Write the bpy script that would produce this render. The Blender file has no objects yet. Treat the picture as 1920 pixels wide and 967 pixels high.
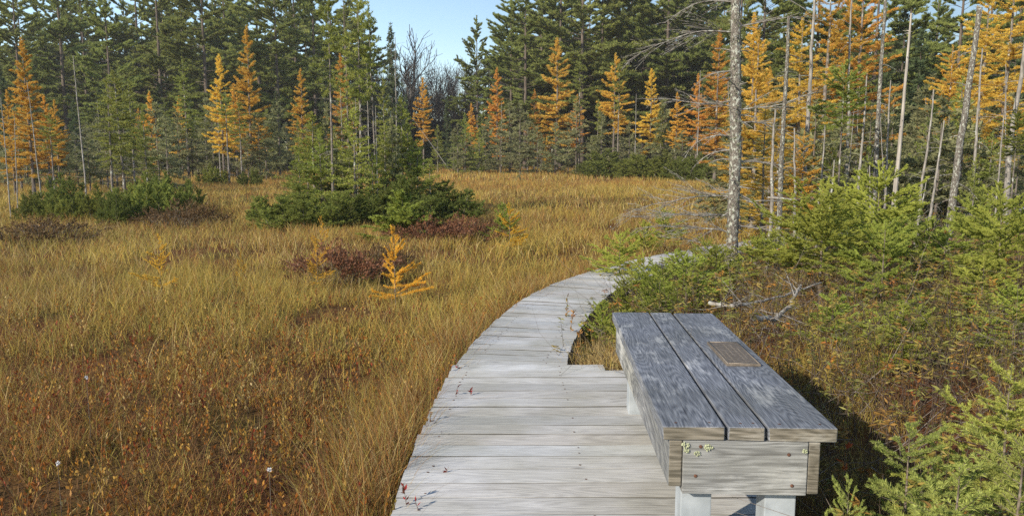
import bpy, math, random
import numpy as np
from mathutils import Vector, Matrix

# ------------------------------------------------------------------ camera, sky, sun, exposure
SC = bpy.context.scene
COL = SC.collection
F_PX, CAM_H = 1450.0, 1.30
PITCH = math.atan(190.5 / F_PX)
cam_d = bpy.data.cameras.new("camera")
cam = bpy.data.objects.new("camera", cam_d)
COL.objects.link(cam)
cam.location = (0, 0, CAM_H)
cam.rotation_euler = (math.pi / 2 - PITCH, 0, 0)
cam_d.sensor_width = 36
cam_d.lens = 36 * F_PX / 1920
cam_d.clip_start = 0.05
cam_d.clip_end = 3000
SC.camera = cam

SUN_EL = math.radians(26)
SUN_TO = Vector((0.72, 0.69, 0)).normalized()          # where the light travels, on the ground
to_sun = Vector((-SUN_TO.x * math.cos(SUN_EL), -SUN_TO.y * math.cos(SUN_EL), math.sin(SUN_EL)))
world = bpy.data.worlds.new("World")
SC.world = world
world.use_nodes = True
wn = world.node_tree
sky = wn.nodes.new("ShaderNodeTexSky")
sky.sky_type = 'NISHITA'
sky.sun_disc = False
sky.sun_elevation = SUN_EL
sky.sun_rotation = -math.atan2(to_sun.x, to_sun.y)
sky.air_density = 1.0
sky.dust_density = 0.1
sky.ozone_density = 1.6
bg = wn.nodes["Background"]
bg.inputs[1].default_value = 0.12
wn.links.new(sky.outputs[0], bg.inputs[0])

sun_d = bpy.data.lights.new("sun", 'SUN')
sun_d.energy = 4.9
sun_d.angle = math.radians(0.5)
sun_d.color = (1.0, 0.91, 0.78)
sun = bpy.data.objects.new("sun", sun_d)
COL.objects.link(sun)
sun.rotation_euler = (-to_sun).to_track_quat('-Z', 'Y').to_euler()

SC.view_settings.view_transform = 'Standard'
SC.view_settings.look = 'None'
SC.view_settings.exposure = 0.46
SC.view_settings.gamma = 1
SC.render.engine = 'CYCLES'
SC.cycles.max_bounces = 7
SC.cycles.diffuse_bounces = 4
SC.cycles.transmission_bounces = 4
SC.cycles.use_denoising = False

# ------------------------------------------------------------------ pixel helpers (photo is 1920 x 967)
def ray(px, py):
    u, v = (px - 960) / F_PX, (483.5 - py) / F_PX
    return u, math.cos(PITCH) + v * math.sin(PITCH), -math.sin(PITCH) + v * math.cos(PITCH)

def on_z(px, py, z):
    d = ray(px, py); t = (z - CAM_H) / d[2]
    return d[0] * t, d[1] * t

def at_y(px, py, Y):
    d = ray(px, py); t = Y / d[1]
    return d[0] * t, CAM_H + d[2] * t

# ------------------------------------------------------------------ noise
def vnoise(x, y, seed=0):
    x = np.asarray(x, float); y = np.asarray(y, float)
    xi = np.floor(x).astype(np.int64); yi = np.floor(y).astype(np.int64)
    xf, yf = x - xi, y - yi
    def h(a, b):
        n = (a * 374761393 + b * 668265263 + seed * 974634777) & 0xffffffff
        n = ((n ^ (n >> 13)) * 1274126177) & 0xffffffff
        return ((n ^ (n >> 16)) & 0xffff) / 65535.0
    u, v = xf * xf * (3 - 2 * xf), yf * yf * (3 - 2 * yf)
    return (h(xi, yi) * (1 - u) + h(xi + 1, yi) * u) * (1 - v) + (h(xi, yi + 1) * (1 - u) + h(xi + 1, yi + 1) * u) * v

def fbm(x, y, seed=0, oct=3):
    s, a, t = 0, 1, 0
    for o in range(oct):
        s = s + a * vnoise(np.asarray(x) * 2 ** o, np.asarray(y) * 2 ** o, seed + o * 17); t += a; a *= .5
    return s / t

def sstep(a, b, x):
    t = np.clip((np.asarray(x, float) - a) / (b - a), 0, 1)
    return t * t * (3 - 2 * t)

# ------------------------------------------------------------------ the boardwalk's plan
LEFT_EDGE = [(-.36, 4.72), (-.283, 5.355), (-.109, 6.18), (.125, 7.12), (.476, 8.02), (.846, 8.67), (1.31, 9.42),
             (1.79, 10.08), (2.7, 11.1), (4.6, 12.8), (7.4, 15.3), (10.0, 17.6), (13.2, 20.0), (17., 22.6)]
W_WALK = .70
def centre_line():
    L = np.array(LEFT_EDGE)
    d = np.gradient(L, axis=0); d /= np.linalg.norm(d, axis=1)[:, None]
    n = np.stack([d[:, 1], -d[:, 0]], 1)
    c = L + n * W_WALK / 2
    s = np.concatenate([[0], np.cumsum(np.linalg.norm(np.diff(c, axis=0), axis=1))])
    q = np.arange(0, s[-1], .04)
    c = np.stack([np.interp(q, s, c[:, 0]), np.interp(q, s, c[:, 1])], 1)
    k = np.ones(21) / 21
    p = np.pad(c, ((10, 10), (0, 0)), mode='reflect', reflect_type='odd')
    return np.stack([np.convolve(p[:, 0], k, 'valid'), np.convolve(p[:, 1], k, 'valid')], 1)
CL = centre_line()
def plat_left(y):  return np.interp(y, [0, 3.3, 4.0, 4.72], [-.45, -.447, -.42, -.37])
def plat_right(y): return np.interp(y, [0, 4.3, 4.82], [.99, .99, .40])
def walk_dist(x, y):
    """signed-ish distance outside the deck (negative inside)"""
    x = np.asarray(x, float); y = np.asarray(y, float)
    d = np.full(x.shape, 1e9)
    for i in range(0, len(CL), 5):
        d = np.minimum(d, np.hypot(x - CL[i, 0], y - CL[i, 1]))
    d = d - W_WALK / 2
    dp = np.maximum(np.maximum(plat_left(y) - x, x - plat_right(y)), y - 4.8)
    return np.minimum(d, dp)
def side_right(x, y):
    """1 on the wooded side of the walk, 0 on the open bog"""
    xr = np.interp(y, np.concatenate([[0], CL[::10, 1]]), np.concatenate([[.3], CL[::10, 0]]))
    return np.asarray(x) > xr

def gz(x, y):
    x = np.asarray(x, float); y = np.asarray(y, float)
    far = sstep(60, 30, y)
    z = -.23 + .12 * (fbm(x * .9, y * .9, 3) - .5) * far + .14 * (fbm(x * .25, y * .25, 9) - .5)
    R = side_right(x, y)
    d = walk_dist(x, y)
    z = z + np.where(R, .16 * sstep(.2, 2.0, d) * sstep(1.5, 4, y), .05 * sstep(.1, 1.2, d))
    z = np.where(d < .25, np.minimum(z, -.13), z)
    return z
def gz1(x, y): return float(gz(np.array([x]), np.array([y]))[0])

# ------------------------------------------------------------------ materials
def nt(m):
    m.use_nodes = True
    t = m.node_tree; t.nodes.clear()
    return t, t.nodes, t.links

def leaf_mat(name, trans=.35, spec=.15, rough=.6, var=.35):
    m = bpy.data.materials.new(name); t, N, L = nt(m)
    out = N.new("ShaderNodeOutputMaterial")
    at = N.new("ShaderNodeAttribute"); at.attribute_name = "Col"
    oi = N.new("ShaderNodeObjectInfo")
    mr = N.new("ShaderNodeMapRange"); mr.inputs[3].default_value = 1 - var; mr.inputs[4].default_value = 1 + var
    L.new(oi.outputs["Random"], mr.inputs[0])
    hs = N.new("ShaderNodeHueSaturation")
    mh = N.new("ShaderNodeMapRange"); mh.inputs[3].default_value = .5 - .022 * var / .35; mh.inputs[4].default_value = .5 + .022 * var / .35
    mu = N.new("ShaderNodeMath"); mu.operation = 'MULTIPLY'; mu.inputs[1].default_value = 7.31
    fr = N.new("ShaderNodeMath"); fr.operation = 'FRACT'
    L.new(oi.outputs["Random"], mu.inputs[0]); L.new(mu.outputs[0], fr.inputs[0]); L.new(fr.outputs[0], mh.inputs[0])
    L.new(mh.outputs[0], hs.inputs["Hue"]); L.new(mr.outputs[0], hs.inputs["Value"])
    L.new(at.outputs["Color"], hs.inputs["Color"])
    p = N.new("ShaderNodeBsdfPrincipled"); p.inputs["Roughness"].default_value = rough
    p.inputs["Specular IOR Level"].default_value = spec
    tr = N.new("ShaderNodeBsdfTranslucent")
    mx = N.new("ShaderNodeMixShader"); mx.inputs[0].default_value = trans
    L.new(hs.outputs[0], p.inputs["Base Color"]); L.new(hs.outputs[0], tr.inputs[0])
    L.new(p.outputs[0], mx.inputs[1]); L.new(tr.outputs[0], mx.inputs[2]); L.new(mx.outputs[0], out.inputs[0])
    return m

def bark_mat(name, dark, light, lichen, scale=30, lich=.5, stretch=.35, bump=.6):
    m = bpy.data.materials.new(name); t, N, L = nt(m)
    out = N.new("ShaderNodeOutputMaterial"); p = N.new("ShaderNodeBsdfPrincipled")
    p.inputs["Roughness"].default_value = .9; p.inputs["Specular IOR Level"].default_value = .1
    tc = N.new("ShaderNodeTexCoord"); mp = N.new("ShaderNodeMapping"); mp.inputs["Scale"].default_value = (1, 1, stretch)
    L.new(tc.outputs["Object"], mp.inputs[0])
    n1 = N.new("ShaderNodeTexNoise"); n1.inputs["Scale"].default_value = scale; n1.inputs["Detail"].default_value = 6
    n2 = N.new("ShaderNodeTexNoise"); n2.inputs["Scale"].default_value = scale * .45; n2.inputs["Detail"].default_value = 5
    L.new(mp.outputs[0], n1.inputs[0]); L.new(mp.outputs[0], n2.inputs[0])
    r1 = N.new("ShaderNodeValToRGB"); r1.color_ramp.elements[0].position = .35; r1.color_ramp.elements[1].position = .65
    r1.color_ramp.elements[0].color = (*dark, 1); r1.color_ramp.elements[1].color = (*light, 1)
    L.new(n1.outputs[0], r1.inputs[0])
    r2 = N.new("ShaderNodeValToRGB"); r2.color_ramp.elements[0].position = 1 - lich; r2.color_ramp.elements[1].position = min(1, 1.06 - lich)
    L.new(n2.outputs[0], r2.inputs[0])
    mx = N.new("ShaderNodeMix"); mx.data_type = 'RGBA'
    L.new(r2.outputs[0], mx.inputs[0]); L.new(r1.outputs[0], mx.inputs[6]); mx.inputs[7].default_value = (*lichen, 1)
    L.new(mx.outputs[2], p.inputs["Base Color"])
    b = N.new("ShaderNodeBump"); b.inputs["Strength"].default_value = bump; b.inputs["Distance"].default_value = .02
    L.new(n1.outputs[0], b.inputs["Height"]); L.new(b.outputs[0], p.inputs["Normal"])
    L.new(p.outputs[0], out.inputs[0])
    return m

def wood_mat(name, base, dark, wear, wear_amt, axis='X', grain=1.0, rough=.75, attr=False, wear_noise=(3, 14), knots=True, spec=.2):
    """weathered board: long grain, growth rings that bend round knots, worn pale patches"""
    m = bpy.data.materials.new(name); t, N, L = nt(m)
    out = N.new("ShaderNodeOutputMaterial"); p = N.new("ShaderNodeBsdfPrincipled")
    p.inputs["Roughness"].default_value = rough; p.inputs["Specular IOR Level"].default_value = spec
    tc = N.new("ShaderNodeTexCoord")
    src = tc.outputs["Object"]
    if attr:                                    # shift the pattern from board to board
        a = N.new("ShaderNodeAttribute"); a.attribute_name = "Shift"
        ad = N.new("ShaderNodeVectorMath"); L.new(src, ad.inputs[0]); L.new(a.outputs["Vector"], ad.inputs[1]); src = ad.outputs[0]
    lo = {'X': (1.0, 1, 1), 'Y': (1, 1.0, 1)}[axis]
    st = (.06, 1, 1) if axis == 'X' else (1, .06, 1)
    m1 = N.new("ShaderNodeMapping"); m1.inputs["Scale"].default_value = st; L.new(src, m1.inputs[0])
    kn = (.13, 1, 1) if axis == 'X' else (1, .13, 1)
    m2 = N.new("ShaderNodeMapping"); m2.inputs["Scale"].default_value = kn; L.new(src, m2.inputs[0])
    # growth rings: contour lines of a smooth stretched noise
    big = N.new("ShaderNodeTexNoise"); big.inputs["Scale"].default_value = 6.0; big.inputs["Detail"].default_value = 1.5; L.new(m2.outputs[0], big.inputs[0])
    mul = N.new("ShaderNodeMath"); mul.operation = 'MULTIPLY'; mul.inputs[1].default_value = 26 * grain; L.new(big.outputs[0], mul.inputs[0])
    fr = N.new("ShaderNodeMath"); fr.operation = 'PINGPONG'; fr.inputs[1].default_value = .5; L.new(mul.outputs[0], fr.inputs[0])
    fine = N.new("ShaderNodeTexNoise"); fine.inputs["Scale"].default_value = 170; fine.inputs["Detail"].default_value = 5; L.new(m1.outputs[0], fine.inputs[0])
    add = N.new("ShaderNodeMath"); add.operation = 'MULTIPLY_ADD'; add.inputs[1].default_value = .55; L.new(fr.outputs[0], add.inputs[0]); L.new(fine.outputs[0], add.inputs[2])
    ramp = N.new("ShaderNodeValToRGB"); ramp.color_ramp.elements[0].position = .42; ramp.color_ramp.elements[1].position = .85
    ramp.color_ramp.elements[0].color = (*dark, 1); ramp.color_ramp.elements[1].color = (*base, 1)
    L.new(add.outputs[0], ramp.inputs[0])
    wnz = N.new("ShaderNodeTexNoise"); wnz.inputs["Scale"].default_value = wear_noise[0]; wnz.inputs["Detail"].default_value = 7; wnz.inputs["Roughness"].default_value = .62
    m4 = N.new("ShaderNodeMapping"); m4.inputs["Scale"].default_value = (.38, 1, 1) if axis == 'X' else (1, .38, 1); L.new(src, m4.inputs[0]); L.new(m4.outputs[0], wnz.inputs[0])
    wm = N.new("ShaderNodeMath"); wm.operation = 'MULTIPLY_ADD'; wm.inputs[1].default_value = .28; L.new(fine.outputs[0], wm.inputs[0]); L.new(wnz.outputs[0], wm.inputs[2])
    wr = N.new("ShaderNodeValToRGB"); wr.color_ramp.elements[0].position = .78 - wear_amt; wr.color_ramp.elements[1].position = .90 - wear_amt
    L.new(wm.outputs[0], wr.inputs[0])
    mx = N.new("ShaderNodeMix"); mx.data_type = 'RGBA'; L.new(wr.outputs[0], mx.inputs[0]); L.new(ramp.outputs[0], mx.inputs[6]); mx.inputs[7].default_value = (*wear, 1)
    colr = mx.outputs[2]
    ck = (.018, 1, 1) if axis == 'X' else (1, .018, 1)
    mc = N.new("ShaderNodeMapping"); mc.inputs["Scale"].default_value = ck; L.new(src, mc.inputs[0])
    cn = N.new("ShaderNodeTexNoise"); cn.inputs["Scale"].default_value = 85; cn.inputs["Detail"].default_value = 3; L.new(mc.outputs[0], cn.inputs[0])
    cr = N.new("ShaderNodeValToRGB"); cr.color_ramp.elements[0].position = .66; cr.color_ramp.elements[1].position = .72; cr.color_ramp.elements[0].color = (1, 1, 1, 1); cr.color_ramp.elements[1].color = (.42, .40, .38, 1)
    L.new(cn.outputs[0], cr.inputs[0])
    cm = N.new("ShaderNodeMix"); cm.data_type = 'RGBA'; cm.blend_type = 'MULTIPLY'; cm.inputs[0].default_value = .8; L.new(colr, cm.inputs[6]); L.new(cr.outputs[0], cm.inputs[7]); colr = cm.outputs[2]
    stn = N.new("ShaderNodeTexNoise"); stn.inputs["Scale"].default_value = 2.3; stn.inputs["Detail"].default_value = 4; L.new(tc.outputs["Object"], stn.inputs[0])
    sr = N.new("ShaderNodeValToRGB"); sr.color_ramp.elements[0].position = .38; sr.color_ramp.elements[1].position = .62; sr.color_ramp.elements[0].color = (.80, .79, .73, 1); sr.color_ramp.elements[1].color = (1, 1, 1, 1)
    L.new(stn.outputs[0], sr.inputs[0])
    sm = N.new("ShaderNodeMix"); sm.data_type = 'RGBA'; sm.blend_type = 'MULTIPLY'; sm.inputs[0].default_value = 1; L.new(colr, sm.inputs[6]); L.new(sr.outputs[0], sm.inputs[7]); colr = sm.outputs[2]
    if knots:
        vo = N.new("ShaderNodeTexVoronoi"); vo.inputs["Scale"].default_value = 3.1
        kk = (.55, 1, 1) if axis == 'X' else (1, .55, 1)
        m3 = N.new("ShaderNodeMapping"); m3.inputs["Scale"].default_value = kk; L.new(src, m3.inputs[0]); L.new(m3.outputs[0], vo.inputs[0])
        kr = N.new("ShaderNodeValToRGB"); e = kr.color_ramp.elements
        e[0].position = .03; e[0].color = (1, 1, 1, 1); e[1].position = .075; e[1].color = (0, 0, 0, 1)
        L.new(vo.outputs["Distance"], kr.inputs[0])
        mk = N.new("ShaderNodeMix"); mk.data_type = 'RGBA'; L.new(kr.outputs[0], mk.inputs[0]); L.new(colr, mk.inputs[6])
        mk.inputs[7].default_value = (*[.55 * a + .1 * b for a, b in zip(dark, wear)], 1); colr = mk.outputs[2]
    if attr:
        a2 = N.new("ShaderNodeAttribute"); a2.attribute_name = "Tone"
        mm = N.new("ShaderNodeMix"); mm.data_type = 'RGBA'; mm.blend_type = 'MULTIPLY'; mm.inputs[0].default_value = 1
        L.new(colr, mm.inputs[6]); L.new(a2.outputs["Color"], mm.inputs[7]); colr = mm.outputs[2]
    L.new(colr, p.inputs["Base Color"])
    b = N.new("ShaderNodeBump"); b.inputs["Strength"].default_value = .45; b.inputs["Distance"].default_value = .004
    L.new(add.outputs[0], b.inputs["Height"]); L.new(b.outputs[0], p.inputs["Normal"])
    L.new(p.outputs[0], out.inputs[0])
    return m

def plain_mat(name, a, b, scale=20, rough=.7, metal=0, bump=.2, spec=.3, detail=4):
    m = bpy.data.materials.new(name); t, N, L = nt(m)
    out = N.new("ShaderNodeOutputMaterial"); p = N.new("ShaderNodeBsdfPrincipled")
    p.inputs["Roughness"].default_value = rough; p.inputs["Metallic"].default_value = metal; p.inputs["Specular IOR Level"].default_value = spec
    tc = N.new("ShaderNodeTexCoord")
    n1 = N.new("ShaderNodeTexNoise"); n1.inputs["Scale"].default_value = scale; n1.inputs["Detail"].default_value = detail; L.new(tc.outputs["Object"], n1.inputs[0])
    r = N.new("ShaderNodeValToRGB"); r.color_ramp.elements[0].position = .35; r.color_ramp.elements[1].position = .68
    r.color_ramp.elements[0].color = (*a, 1); r.color_ramp.elements[1].color = (*b, 1); L.new(n1.outputs[0], r.inputs[0]); L.new(r.outputs[0], p.inputs["Base Color"])
    bp = N.new("ShaderNodeBump"); bp.inputs["Strength"].default_value = bump; bp.inputs["Distance"].default_value = .01; L.new(n1.outputs[0], bp.inputs["Height"]); L.new(bp.outputs[0], p.inputs["Normal"])
    L.new(p.outputs[0], out.inputs[0])
    return m

M = {}
M['needle'] = leaf_mat("needle_green", .48, .08, .65, .18)
M['larch'] = leaf_mat("needle_gold", .52, .08, .7, .13)
M['grass'] = leaf_mat("sedge", .35, .12, .65, .0)
M['leaf'] = leaf_mat("heath_leaf", .3, .2, .5, .0)
M['bark'] = bark_mat("grey_bark", (.10, .085, .07), (.24, .21, .18), (.42, .43, .38), 26, .42)
M['bark_far'] = bark_mat("far_bark", (.09, .075, .06), (.20, .17, .145), (.34, .33, .30), 5, .40, bump=.2)
M['bark_pine'] = bark_mat("pine_bark", (.07, .055, .045), (.16, .13, .105), (.24, .21, .18), 5, .35, bump=.2)
M['bark_lichen'] = bark_mat("lichen_bark", (.075, .065, .055), (.25, .225, .19), (.40, .41, .35), 75, .46, .6, 1.0)
M['deadwood'] = bark_mat("dead_wood", (.17, .155, .135), (.33, .305, .27), (.40, .405, .36), 30, .42)
M['snag'] = bark_mat("bare_wood", (.24, .215, .185), (.43, .395, .345), (.48, .465, .42), 22, .42, .1, .3)
M['twig'] = bark_mat("twig", (.10, .08, .06), (.22, .18, .14), (.32, .31, .27), 40, .4, 1)
M['hardwood'] = bark_mat("hardwood_bark", (.06, .052, .047), (.12, .108, .10), (.17, .16, .15), 3, .4, bump=.1)

# ------------------------------------------------------------------ mesh helpers
def link(o, parent=None):
    COL.objects.link(o)
    if parent is not None: o.parent = parent
    return o

def mesh_np(name, V, F, cols=None, smooth=False):
    V = np.asarray(V, np.float32); F = np.asarray(F, np.int32)
    me = bpy.data.meshes.new(name)
    k = F.shape[1]
    me.vertices.add(len(V)); me.vertices.foreach_set("co", V.ravel())
    me.loops.add(F.size); me.loops.foreach_set("vertex_index", F.ravel())
    me.polygons.add(len(F)); me.polygons.foreach_set("loop_start", np.arange(0, F.size, k, dtype=np.int32))
    try: me.polygons.foreach_set("loop_total", np.full(len(F), k, np.int32))
    except Exception: pass
    if smooth: me.polygons.foreach_set("use_smooth", np.ones(len(F), bool))
    if cols is not None:
        a = me.color_attributes.new("Col", 'FLOAT_COLOR', 'POINT')
        c = np.ones((len(V), 4), np.float32); c[:, :3] = cols
        a.data.foreach_set("color", c.ravel())
    me.update(calc_edges=True)
    return me

def obj_np(name, V, F, mat, parent=None, cols=None, smooth=False):
    me = mesh_np(name, V, F, cols, smooth); me.materials.append(mat)
    return link(bpy.data.objects.new(name, me), parent)

def empty(name, loc, label=None, cat=None, group=None, kind=None):
    o = bpy.data.objects.new(name, None); o.empty_display_size = .1
    o.location = loc
    if label: o['label'] = label
    if cat: o['category'] = cat
    if group: o['group'] = group
    if kind: o['kind'] = kind
    return link(o)

def tag(o, label=None, cat=None, group=None, kind=None):
    for k, v in (('label', label), ('category', cat), ('group', group), ('kind', kind)):
        if v: o[k] = v
    return o

def unit(v): return v / np.maximum(np.linalg.norm(v, axis=-1, keepdims=True), 1e-9)

class Geo:
    """collects quads with a colour per vertex"""
    def __init__(s): s.V, s.F, s.C, s.n = [], [], [], 0
    def add(s, V, F, C=None):
        V = np.asarray(V).reshape(-1, 3); s.V.append(V); s.F.append(np.asarray(F) + s.n)
        s.C.append(np.broadcast_to(np.asarray([.2, .2, .2]) if C is None else C, V.shape)); s.n += len(V)
    def obj(s, name, mat, parent=None, smooth=False):
        return obj_np(name, np.concatenate(s.V), np.concatenate(s.F), mat, parent, np.concatenate(s.C), smooth)
    def mesh(s, name, mat, smooth=False):
        me = mesh_np(name, np.concatenate(s.V), np.concatenate(s.F), np.concatenate(s.C), smooth); me.materials.append(mat); return me

def tube_path(g, pts, rad, n=8, rough=0, rng=None, C=None):
    pts = np.asarray(pts, float); rad = np.asarray(rad, float); m = len(pts)
    d = unit(np.gradient(pts, axis=0))
    ref = np.array([1., 0, 0]) if abs(d[0, 0]) < .8 else np.array([0, 1., 0])
    a = unit(np.cross(d, ref)); b = np.cross(d, a)
    th = np.linspace(0, 2 * np.pi, n, endpoint=False)
    rr = np.repeat(rad[:, None], n, 1)
    if rough and rng is not None: rr = rr * (1 + rng.normal(0, rough, rr.shape))
    V = pts[:, None] + rr[..., None] * (np.cos(th)[None, :, None] * a[:, None] + np.sin(th)[None, :, None] * b[:, None])
    i = np.arange(m - 1)[:, None] * n; j = np.arange(n)[None]; k = (j + 1) % n
    F = np.stack([i + j, i + k, i + n + k, i + n + j], -1).reshape(-1, 4)
    g.add(V, F, C)
    # end cap
    if rad[-1] > .004:
        c = [pts[-1]]
        g.add(np.concatenate([V[-1], np.repeat(c, n, 0)]), np.stack([np.arange(n), (np.arange(n) + 1) % n, n + (np.arange(n) + 1) % n, n + np.arange(n)], 1), C)

def tube_segs(g, P0, P1, R0, R1, n=3, C=None):
    P0 = np.asarray(P0); P1 = np.asarray(P1)
    if len(P0) == 0: return
    d = unit(P1 - P0)
    ref = np.where(np.abs(d[:, 2:3]) < .9, np.array([[0, 0, 1.]]), np.array([[1., 0, 0]]))
    a = unit(np.cross(d, ref)); b = np.cross(d, a)
    th = np.linspace(0, 2 * np.pi, n, endpoint=False)
    ring = np.cos(th)[None, :, None] * a[:, None] + np.sin(th)[None, :, None] * b[:, None]
    V = np.stack([P0[:, None] + ring * np.asarray(R0)[:, None, None], P1[:, None] + ring * np.asarray(R1)[:, None, None]], 1)
    N = len(P0); i = np.arange(N)[:, None] * 2 * n; j = np.arange(n)[None]; k = (j + 1) % n
    F = np.stack([i + j, i + k, i + n + k, i + n + j], -1).reshape(-1, 4)
    g.add(V, F, None if C is None else np.repeat(C, 2 * n, 0).reshape(-1, 3))

def leaves(g, rng, base, d, ln, wd, cols, mid=.45, tipdark=1.0):
    """kite shaped leaves; d = unit direction"""
    n = len(base)
    side = unit(np.cross(d, rng.normal(size=(n, 3)))) * (np.asarray(wd) / 2).reshape(-1, 1)
    ln = np.asarray(ln).reshape(-1, 1) * np.ones((n, 1))
    V = np.stack([base, base + d * ln * mid + side, base + d * ln, base + d * ln * mid - side], 1)
    C = np.repeat(cols[:, None], 4, 1).copy(); C[:, 0] *= tipdark
    g.add(V, np.arange(n * 4).reshape(n, 4), C.reshape(-1, 3))

def needles(g, rng, P0, P1, dens, ln, wd, clo, chi, up=.25, fwd=.6, mid=.35):
    P0 = np.asarray(P0); P1 = np.asarray(P1)
    L = np.linalg.norm(P1 - P0, axis=1)
    cnt = rng.poisson(dens * L)
    idx = np.repeat(np.arange(len(L)), cnt); n = len(idx)
    if n == 0: return
    u = rng.random((n, 1))
    b = P0[idx] * (1 - u) + P1[idx] * u
    ax = unit(P1 - P0)[idx]
    perp = unit(np.cross(ax, rng.normal(size=(n, 3))))
    d = unit(ax * fwd + perp * rng.uniform(.5, 1.1, (n, 1)) + np.array([0, 0, up]))
    t = np.clip(rng.random(n) * .75 + .25 * rng.random(len(L))[idx], 0, 1)[:, None]
    c = np.asarray(clo) * (1 - t) + np.asarray(chi) * t
    leaves(g, rng, b, d, ln * rng.uniform(.7, 1.25, n), wd * rng.uniform(.7, 1.2, n), c, mid)

# ------------------------------------------------------------------ tree builders
def branch(rng, o, az, el, L, r, nseg=4, curve=0., side=None, twl=.45, twstep=.2, leaf_from=.3, sub=0, wob=.12, twang=50, flat=1.0):
    """returns list of (p0,p1,r0,r1,level,s)"""
    S = []
    p = np.array(o, float); e = el; a = az
    pts = [p.copy()]; dirs = []
    for i in range(nseg):
        d = np.array([math.cos(a) * math.cos(e), math.sin(a) * math.cos(e), math.sin(e)])
        q = p + d * L / nseg
        s = (i + 1) / nseg
        S.append((p, q, r * (1 - .85 * i / nseg), r * (1 - .85 * s), 0, s))
        p = q; pts.append(p.copy()); dirs.append(d)
        e += curve / nseg + rng.normal(0, wob * .6); a += rng.normal(0, wob)
    if twstep:
        n = max(1, int(L / twstep)); 
        for k in range(n):
            s = (k + rng.random()) / n
            if s < leaf_from * .5: continue
            i = min(nseg - 1, int(s * nseg)); f = s * nseg - i
            b = pts[i] * (1 - f) + pts[i + 1] * f
            d = dirs[i]
            sgn = 1 if k % 2 else -1
            h = unit(np.cross(d, [0, 0, 1.]))
            ang = math.radians(twang + rng.normal(0, 10))
            td = d * math.cos(ang) + h * sgn * math.sin(ang) * flat + np.array([0, 0, rng.normal(0, .18) + (1 - flat) * rng.normal(0, .7)])
            td = unit(td)
            tl = L * twl * (1.05 - .7 * s) * rng.uniform(.6, 1.15)
            m = b + td * tl * .55; td2 = unit(td + d * .35 + np.array([0, 0, curve * .25]))
            tip = m + td2 * tl * .45
            rr = r * .35 * (1 - .6 * s)
            S.append((b, m, rr, rr * .6, 1, s)); S.append((m, tip, rr * .6, rr * .25, 1, s))
            if sub:
                ns = max(1, int(tl / sub))
                for q_ in range(ns):
                    f2 = (q_ + .5 + rng.uniform(-.3, .3)) / ns
                    bb = b * (1 - f2) + tip * f2
                    hh = unit(np.cross(td, [0, 0, 1.])) * (1 if q_ % 2 else -1)
                    dd = unit(td * .75 + hh * .75 + np.array([0, 0, rng.normal(0, .15)]))
                    S.append((bb, bb + dd * tl * .42 * (1.1 - .7 * f2), rr * .4, rr * .15, 2, s))
    return S

def trunk_pts(rng, H, r0, n=10, wob=.01, top=.12, lean=0.0):
    z = np.linspace(0, H, n)
    x = np.cumsum(rng.normal(0, wob * H / n, n)); y = np.cumsum(rng.normal(0, wob * H / n, n))
    x -= x[0]; y -= y[0]
    pts = np.stack([x + lean * z, y, z - .0], 1)
    t = z / H
    rad = r0 * ((1 - t) * (1 - top) + top); rad[0] *= 1.35
    return pts, rad

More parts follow.
